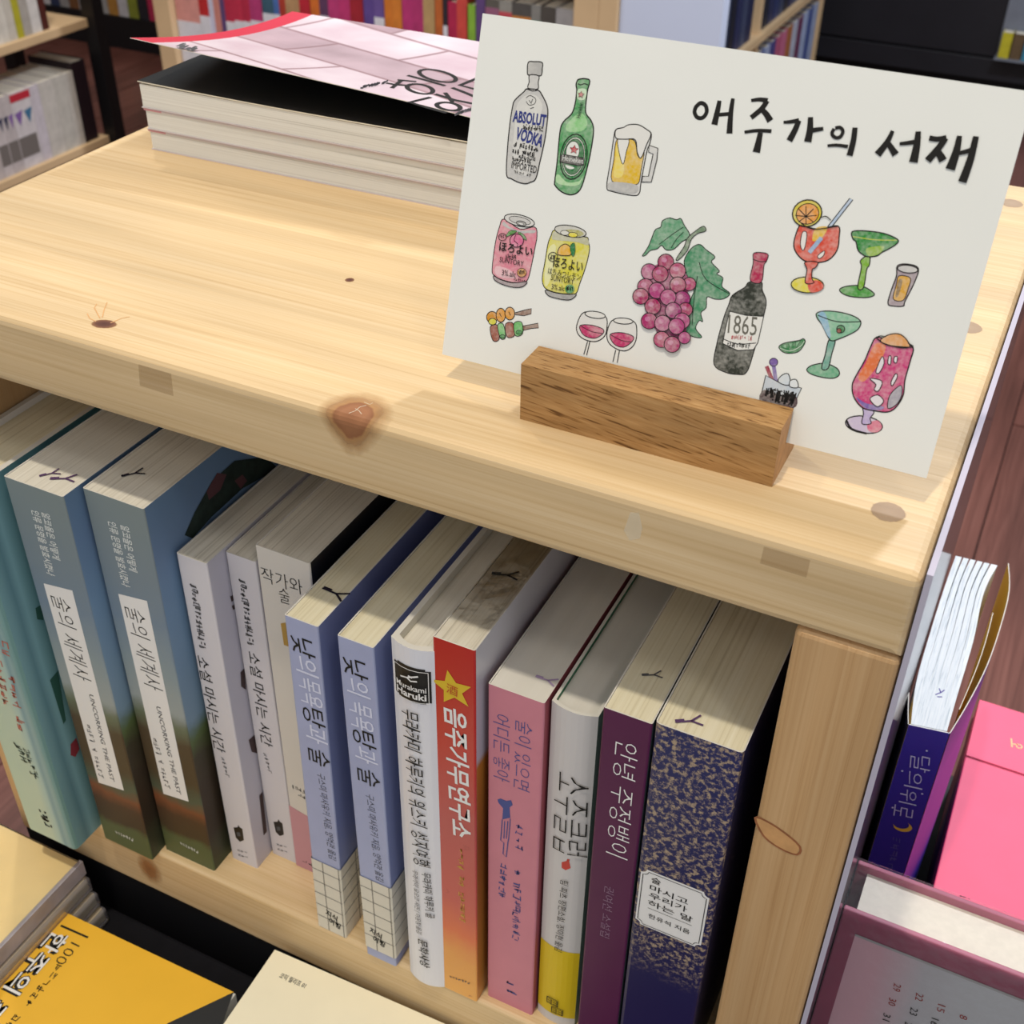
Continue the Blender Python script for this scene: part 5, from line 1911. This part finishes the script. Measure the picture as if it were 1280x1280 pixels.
# pink folder lying flat on a maroon box
KZ = -0.33
k0, k1 = onz(1224, 874, KZ), onz(1167, 1110, KZ)
KX, KY1 = (k0.x + k1.x) / 2, k0.y
bx_ = empty('maroon_box', (KX, KY1, SZ))
tag(bx_, 'maroon box under the pink folder at the right edge', 'box')
bh_ = KZ - 0.014 - SZ
b = MB()
b.box(0.0, 0.15, -0.215, -0.002, 0, bh_ - 0.012)
b.build('box_tray', mat('maroon_box', '#5c2330', 0.5, 0.3), bx_, bevel=0.0008)
b = MB()
b.box(-0.0008, 0.1508, -0.2158, -0.0012, bh_ - 0.0119, bh_ - 0.0002)
b.build('box_lid', mat('maroon_lid', '#6b2a38', 0.5, 0.3), bx_, bevel=0.0008)
pk = empty('pink_folder', (KX, KY1, KZ - 0.014))
tag(pk, 'bright pink folder with a folded flap lying flat at the right edge', 'folder')
kinv = Matrix.Translation((KX, KY1, KZ - 0.014)).inverted()
HOT = mat('hot_pink', '#e24d6f', 0.5, 0.3, 0.03, 60)
fy = (kinv @ onz(1206, 943, KZ)).y
b = MB()
b.box(0, 0.15, -0.21, 0, 0, 0.0132)
b.build('folder_body', HOT, pk, bevel=0.0006)
b = MB()
b.box(0.0002, 0.1498, fy, -0.0002, 0.0133, 0.0140)
b.build('flap', HOT, pk)
b = MB()
b.box(0.0002, 0.1498, fy - 0.0009, fy - 0.0001, 0.0132, 0.0134)
b.build('flap_crease', mat('flap_gap', '#a8304c', 0.6), pk)
b = MB()
a, c = kinv @ onz(1262, 934, KZ), kinv @ onz(1280, 940, KZ)
for q in ([(1264, 923), (1265, 934)], [(1266, 930), (1272, 931)]):
    b.ribbon([(p.x, p.y, 0.0141) for p in (kinv @ onz(u, v, KZ) for u, v in q)], 0.0009, Vector((0, 0, 1)))
p = kinv @ onz(1274, 933, KZ)
b.ribbon([(x, y, 0.0141) for x, y in disc(p.x, p.y, 0.0016, 0.0016, 12)], 0.0008, Vector((0, 0, 1)), 0, True)
b.build('flap_print', mat('print_peach', '#f6b07a', 0.5), pk)

# ------------------------------------------------------------------ background
def far_book(root_name, label, group, x0, x1, y, z, h, d, col, band=None, face='front', bandcol='#d6d4da', top=None):
    root = empty(root_name, (0, 0, z))
    if face == 'front':
        root.location.x, root.location.y = x0, y
        w = x1 - x0
    else:
        root.location.x, root.location.y = y, x0
        root.rotation_euler = (0, 0, math.pi / 2)
        w = x1 - x0
    tag(root, label, 'book', group)
    w -= 0.0008
    cm = mat('book_' + col.strip('#'), col, 0.45, 0.35, 0.12, 40)
    b = MB()
    t = 0.0015
    b.box(0, w, 0, t, 0, h)
    b.box(0, t, t, d, 0, h)
    b.box(w - t, w, t, d, 0, h)
    b.build('cover', cm, root)
    b = MB()
    b.box(t, w - t, t, d - 0.002, 0.001, h - 0.003)
    b.build('page_block', PAGE, root)
    if band:
        b = MB()
        b.box(-0.0002, w + 0.0002, -0.0006, 0, band[0], band[1])
        b.build('paper_band', mat('band_' + bandcol.strip('#'), bandcol, 0.5, 0.3, 0.05, 60), root)
    return root


ORD = ['first', 'second', 'third', 'fourth', 'fifth', 'sixth', 'seventh', 'eighth', 'ninth', 'tenth', 'eleventh', 'twelfth', 'thirteenth', 'fourteenth', 'fifteenth', 'sixteenth', 'seventeenth', 'eighteenth', 'nineteenth', 'twentieth', 'twenty-first', 'twenty-second', 'twenty-third', 'twenty-fourth']
# main bookcase behind the magazines
YB = 2.2
ZSH = -0.735
bc = empty('bookcase', (-1.55, YB, FLOOR_Z))
tag(bc, 'pine bookcase full of bright book spines behind the magazines', 'bookcase')
UW = 0.045


def bpx(u):
    return ony(u, 20, YB).x


for u0, u1 in ((200, 220), (721, 752), (752, 776)):
    b = MB()
    b.box(bpx(u0) + 1.55, bpx(u1) + 1.55, -0.02, 0.26, 0, 1.2)
    b.build('upright', PINE_FAR, bc, bevel=0.002)
for z in (ZSH, ZSH + 0.36, -1.07):
    b = MB()
    b.box(bpx(220) + 1.55, bpx(721) + 1.55, -0.012, 0.26, z - 0.022 - FLOOR_Z, z - FLOOR_Z - 0.0005)
    b.build('shelf_board', PINE_FAR, bc)
b = MB()
b.box(bpx(220) + 1.55, bpx(721) + 1.55, 0.25, 0.262, 0.05, 1.2)
b.build('back_panel', PINE_FAR, bc)
row = [(221, 250, 'peach', '#cf8f86', 27), (250, 262, 'red', '#b9282c', 20), (262, 268, 'pale lilac', '#c9c6da', None), (268, 276, 'salmon', '#c98478', None), (276, 282, 'purple', '#5d4573', None), (282, 293, 'crimson', '#b52c47', 27), (293, 303, 'crimson', '#bd2f4a', 26), (303, 313, 'crimson', '#b32a45', 27), (313, 328, 'magenta', '#b03a70', 26), (329, 343, 'dark teal', '#3a5a6c', 17), (343, 350, 'blue', '#4a6ba8', 18), (350, 358, 'brick red', '#a83a2c', None), (358, 375, 'tan', '#b08a62', None), (375, 388, 'red', '#b32634', None), (389, 400, 'orange', '#c96a2c', None), (400, 411, 'plum', '#5a3a58', 20), (411, 424, 'magenta', '#b53a70', None), (424, 438, 'hot pink', '#b8366c', None), (438, 454, 'dark red', '#9c2530', None), (455, 468, 'violet', '#5c4688', None), (468, 480, 'violet', '#66508e', 22), (481, 491, 'orange', '#c9742c', None), (491, 502, 'orange', '#cc7a30', None), (503, 516, 'magenta', '#b2366e', None), (516, 529, 'magenta', '#aa3468', None), (529, 543, 'tan', '#b09062', None), (544, 553, 'rust', '#b5602e', None), (554, 559, 'black', '#2c2830', 32), (560, 571, 'crimson', '#a82548', 48), (571, 583, 'coral', '#c4483f', None), (585, 594, 'lime green', '#7fa83a', None), (595, 606, 'purple', '#5c4474', None)]
for n_, (u0, u1, cn_, col, obi) in enumerate(row):
    x0, x1 = bpx(u0), bpx(u1 + 0.4)
    band = None
    if obi:
        zz = ony((u0 + u1) / 2, obi, YB).z
        band = (0.0, max(zz - ZSH, 0.05))
    h = random.uniform(0.26, 0.29)
    near = 'left wooden upright' if n_ < 16 else 'right wooden upright'
    k_ = n_ if n_ < 16 else len(row) + 5 - n_
    far_book('book', '%s book%s in the far bookcase, %s from its %s' % (cn_, ' with white band' if obi else '', ORD[k_], near.replace('wooden ', '')), 'books in the far bookcase', x0, x1, YB, ZSH, h, 0.17, col, band)
for n_, (u0, u1, col, low) in enumerate([(607, 624, '#5a564f', '#8f5a74'), (624, 640, '#8a8780', '#b84a52'), (640, 664, '#4f4b48', '#c07a34'), (664, 676, '#7d7b76', '#5a8f7c'), (676, 695, '#4a4540', '#3f2f60'), (695, 720, '#a3a2a4', '#a84436')]):
    far_book('book', 'grey photo-covered book with coloured foot, %s from the right wooden upright' % ORD[5 - n_], 'books in the far bookcase', bpx(u0), bpx(u1), YB, ZSH, 0.28, 0.17, col, (0.0, ony(660, 16 + 9 * n_ / 3, YB).z - ZSH), 'front', low)

# white pillar beside the bookcase
b = MB()
b.box(bpx(777), bpx(905), YB - 0.01, YB + 0.03, 0, 2.6)
tag(b.build('wall_middle', mat('pillar_white', '#c3cbe0', 0.7, 0.2, 0.02, 5), loc=(0, 0, FLOOR_Z)), 'white pillar beside the pine bookcase', kind='structure')

WALLM = mat('far_wall', '#6a625c', 0.8, 0.2, 0.05, 3)
b = MB()
b.box(-4.7, 1.02, 6.21, 6.3, -0.06, 2.9)
tag(b.build('wall_back', WALLM, loc=(0, 0, FLOOR_Z)), 'far back wall of the shop', kind='structure')
b = MB()
b.box(-4.8, -4.7, -1.3, 6.3, -0.06, 2.9)
tag(b.build('wall_left', WALLM, loc=(0, 0, FLOOR_Z)), 'left wall of the shop', kind='structure')

# bookcase behind the pillar, facing right
XS = -0.95
rb = empty('bookcase', (XS, 3.4, FLOOR_Z))
tag(rb, 'pine bookcase seen side-on between the white pillar and the black counter', 'bookcase')
zsh2 = onx(960, 33, XS).z
yE = onx(1024, 40, XS).y
for y0 in (2.75, 3.35, yE - 0.03):
    b = MB()
    b.box(-0.26, 0.0, y0 - 3.4, y0 - 3.4 + 0.03, 0, 1.4)
    b.build('upright', PINE_FAR, rb)
for z in (zsh2, zsh2 + 0.36, zsh2 - 0.35):
    b = MB()
    b.box(-0.26, 0.012, 2.75 - 3.4, yE - 3.4, z - 0.022 - FLOOR_Z, z - FLOOR_Z)
    b.build('shelf_board', PINE_FAR, rb)
b = MB()
b.box(-0.275, -0.262, 2.75 - 3.4, yE - 3.4, 0, 1.4)
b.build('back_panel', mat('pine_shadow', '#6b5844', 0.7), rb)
rowr = [('navy', '#262a48'), ('black', '#1f2230'), ('navy', '#2b3050'), ('dark blue', '#2c3760'), ('slate', '#39425c'), ('black', '#1d1f2c'), ('navy', '#2a2f52'), ('slate', '#3d4560')]
yy = 2.79
k_ = 0
while yy < yE - 0.10 and k_ < 24:
    w = 0.045
    if not (3.32 < yy + w and yy < 3.39):
        cn_, col = rowr[k_ % len(rowr)]
        far_book('book', '%s book on the middle board of the side-on bookcase, %s from the pillar' % (cn_, ORD[k_]), 'books in the side-on bookcase', yy, yy + w, XS - 0.005, zsh2 + 0.0005, 0.27, 0.2, col, None, 'right')
        k_ += 1
    yy += w + 0.012
lowr = [('blue', '#4a5a92'), ('pale blue', '#9aa6c4'), ('indigo', '#4a4880'), ('rose', '#b25a78'), ('pink', '#c06a88'), ('rust', '#a8683c'), ('pale grey', '#b3b8c8'), ('plum', '#6c3a58'), ('pale blue', '#a5b3d2')]
yy = 3.42
k_ = 0
while yy < yE - 0.08 and k_ < 24:
    w = 0.055
    cn_, col = lowr[k_ % len(lowr)]
    far_book('book', '%s book on the lower board of the side-on bookcase, %s from the pillar' % (cn_, ORD[k_]), 'books in the side-on bookcase', yy, yy + w, XS - 0.005, zsh2 - 0.35 + 0.0005, 0.28, 0.2, col, None, 'right')
    k_ += 1
    yy += w + 0.01

# black counter at the upper right
YC = 4.45
ctr = empty('black_counter', (0.2, YC, FLOOR_Z))
tag(ctr, 'black counter standing behind the card at the upper right', 'counter')
CB1 = mat('counter_black', '#1d1d22', 0.4, 0.4, 0.08, 8)
b = MB()
b.box(-1.45, 1.0, 0.02, 0.6, 0.1, 1.1)
b.build('carcass', CB1, ctr)
zl = ony(1150, 60, YC).z - FLOOR_Z
zl2 = ony(1150, 88, YC).z - FLOOR_Z
for z0, z1, nm in ((zl + 0.004, 1.1, 'upper_panel'), (zl2, zl - 0.004, 'lower_panel')):
    b = MB()
    b.box(-1.45, 1.0, 0, 0.02, z0, z1)
    b.build(nm, CB1, ctr, bevel=0.002)
b = MB()
b.box(-1.42, 0.98, 0.05, 0.55, 0, 0.1)
b.box(-1.45, 1.0, 0.012, 0.02, 0.1, zl2 - 0.002)
b.build('plinth', mat('counter_plinth', '#0b0b0e', 0.5), ctr)
# grey leaflet rack hung on the counter, with three little books
pr = ony(1250, 66, YC)
rk = empty('leaflet_rack', (pr.x, YC - 0.07, pr.z))
tag(rk, 'grey leaflet rack on the front of the black counter', 'rack')
GR = mat('rack_grey', '#6e727c', 0.4, 0.4, 0.1, 20)
b = MB()
b.box(-0.01, 0.4, 0.06, 0.068, 0.0, 0.36)
b.build('rack_back', GR, rk)
b = MB()
b.box(-0.01, 0.4, 0.0, 0.06, -0.008, 0.0)
b.build('rack_tray', GR, rk)
for n_, (x0, x1, cn_, col) in enumerate(((0.0, 0.035, 'yellow', '#b3a82a'), (0.038, 0.075, 'brown', '#5c4a34'), (0.078, 0.12, 'teal', '#3a7f98'))):
    far_book('booklet', '%s booklet standing in the grey rack on the counter' % cn_, 'booklets in the grey rack', pr.x + x0, pr.x + x1, YC - 0.065, pr.z + 0.0005, 0.085, 0.05, col)

# left: low pine rack on black posts, its books facing right
XR = -2.6
lr = empty('book_rack', (XR, 2.0, FLOOR_Z))
tag(lr, 'pine-boarded book rack on black metal posts at the upper left', 'rack')
zlo, zhi = -1.026, onx(50, 40, XR).z
yEnd = onx(105, 24, XR).y
POST = mat('post_black', '#141316', 0.45, 0.4)
for z, nm in ((zlo, 'lower_board'), (zhi, 'upper_board')):
    b = MB()
    b.box(-0.34, 0.012, -1.0, yEnd - 2.0, z - 0.024 - FLOOR_Z, z - FLOOR_Z)
    b.build(nm, PINE_FAR, lr, bevel=0.002)
p1, p2 = onx(118, 20, XR + 0.03).y, onx(138, 20, XR - 0.3).y
for (xo, yo) in ((0.015, yEnd - 2.0 + 0.022), (-0.325, yEnd - 2.0 + 0.022), (0.015, -1.03), (-0.325, -1.03)):
    b = MB()
    b.box(xo - 0.022, xo + 0.022, yo - 0.02, yo + 0.02, 0, 1.35)
    b.build('post', POST, lr)
for z in (zlo - 0.03, zhi - 0.03):
    b = MB()
    b.box(-0.30, -0.012, yEnd - 2.0 + 0.012, yEnd - 2.0 + 0.032, z - FLOOR_Z - 0.01, z - FLOOR_Z + 0.012)
    b.build('end_rail', POST, lr)


def yrow(u, v):
    return onx(u, v, XR).y


low = [(-22, 2, 'pale grey', '#b3a9a6'), (2, 14, 'pale grey', '#bcb3b2'), (14, 27, 'pale grey', '#b5acab'), (27, 51, 'white red-headed', '#c6bfc0'), (51, 62, 'white', '#c2bac0'), (62, 80, 'off-white', '#c0bab2'), (80, 94, 'off-white', '#bcb7ae'), (94, 104, 'white', '#c9c4bc'), (104, 120, 'black', '#23181f')]
for n_, (u0, u1, cn_, col) in enumerate(low):
    y0, y1 = yrow(u0, 200 - u0 * 0.4), yrow(u1, 200 - u1 * 0.4)
    hh_ = 0.205 if n_ < 8 else 0.225
    r_ = far_book('book', '%s book on the lower board of the black-posted rack, %s from its right end' % (cn_, ORD[len(low) - 1 - n_]), 'books in the black-posted rack', y0, y1, XR, zlo + 0.0005, hh_, 0.16, col, None, 'right')
    if n_ == 3:
        b = MB()
        b.box(0.0, y1 - y0 - 0.001, -0.0006, 0, 0.18, 0.2)
        b.build('red_head', mat('head_red', '#b22c3a', 0.5), r_)
    if n_ in (1, 2, 3):
        w = y1 - y0
        pics = [mat('pic_grey', '#6e6763', 0.6), mat('pic_blue', '#3f6c8c', 0.6), mat('pic_pink', '#c04a66', 0.6), mat('pic_navy', '#2c2f4a', 0.6), mat('pic_purple', '#7a5a96', 0.6)]
        b = MB()
        b.poly([(0.0, -0.0008, 0.03), (w * 0.9, -0.0008, 0.03), (w * 0.9, -0.0008, 0.085), (0, -0.0008, 0.085)])
        b.build('spine_picture', pics[0], r_)
        for q_ in range(2):
            xa = w * (0.05 + 0.48 * q_)
            b = MB()
            b.concave([(xa, -0.0008, 0.150), (xa + w * 0.42, -0.0008, 0.155), (xa + w * 0.2, -0.0008, 0.115)])
            b.build('printed_pennant', pics[1 + (n_ + q_) % 4], r_)
upr = [(-20, 0, 'white', '#c9c3b8'), (0, 8, 'white', '#c9c3b8'), (8, 18, 'ivory', '#bdb6aa'), (18, 27, 'yellow-green', '#a8a030'), (27, 38, 'grey', '#a39c94'), (38, 51, 'white', '#cac5c0'), (51, 60, 'maroon', '#4c241f')]
for n_, (u0, u1, cn_, col) in enumerate(upr):
    y0, y1 = yrow(u0, 25), yrow(u1, 25)
    far_book('book', '%s book on the upper board of the black-posted rack, %s from the right' % (cn_, ORD[len(upr) - 1 - n_]), 'books in the black-posted rack', y0, y1, XR, zhi + 0.0005, 0.21, 0.16, col, None, 'right')

# farther bookcase with black foot board, top left
YF = 3.42
fb = empty('bookcase', (-3.3, YF, FLOOR_Z))
tag(fb, 'dark bookcase with black foot board at the top left', 'bookcase')
b = MB()
b.box(-0.75, 0.5, 0.0, 0.25, 0.0, 0.12)
b.build('foot_board', POST, fb)
b = MB()
b.box(-0.75, 0.5, 0.24, 0.255, 0.12, 0.9)
b.build('back_panel', mat('dark_back', '#2a221e', 0.7), fb)
for x in (-0.77, 0.5):
    b = MB()
    b.box(x, x + 0.02, 0.0, 0.25, 0.0, 0.9)
    b.build('upright', POST, fb)
far_cols = [('olive', '#7d8230'), ('black', '#26242a'), ('crimson', '#a82a4a'), ('white', '#b9b3b4'), ('dark blue', '#2d3550'), ('grey', '#8c8886'), ('brown', '#6f4a2e'), ('white', '#b0aeb0'), ('slate', '#5a6a70'), ('grey', '#9b9896'), ('ochre', '#a8793a'), ('white', '#b7b4b8')]
x = -4.0
k_ = 0
while x < -2.84 and k_ < 24:
    w = 0.046
    cn_, col = far_cols[k_ % len(far_cols)]
    far_book('book', '%s book above the black foot board at the top left, %s from the left' % (cn_, ORD[k_]), 'books above the black foot board', x, x + w, YF + 0.01, FLOOR_Z + 0.1205, 0.24, 0.18, col)
    x += w + 0.003
    k_ += 1
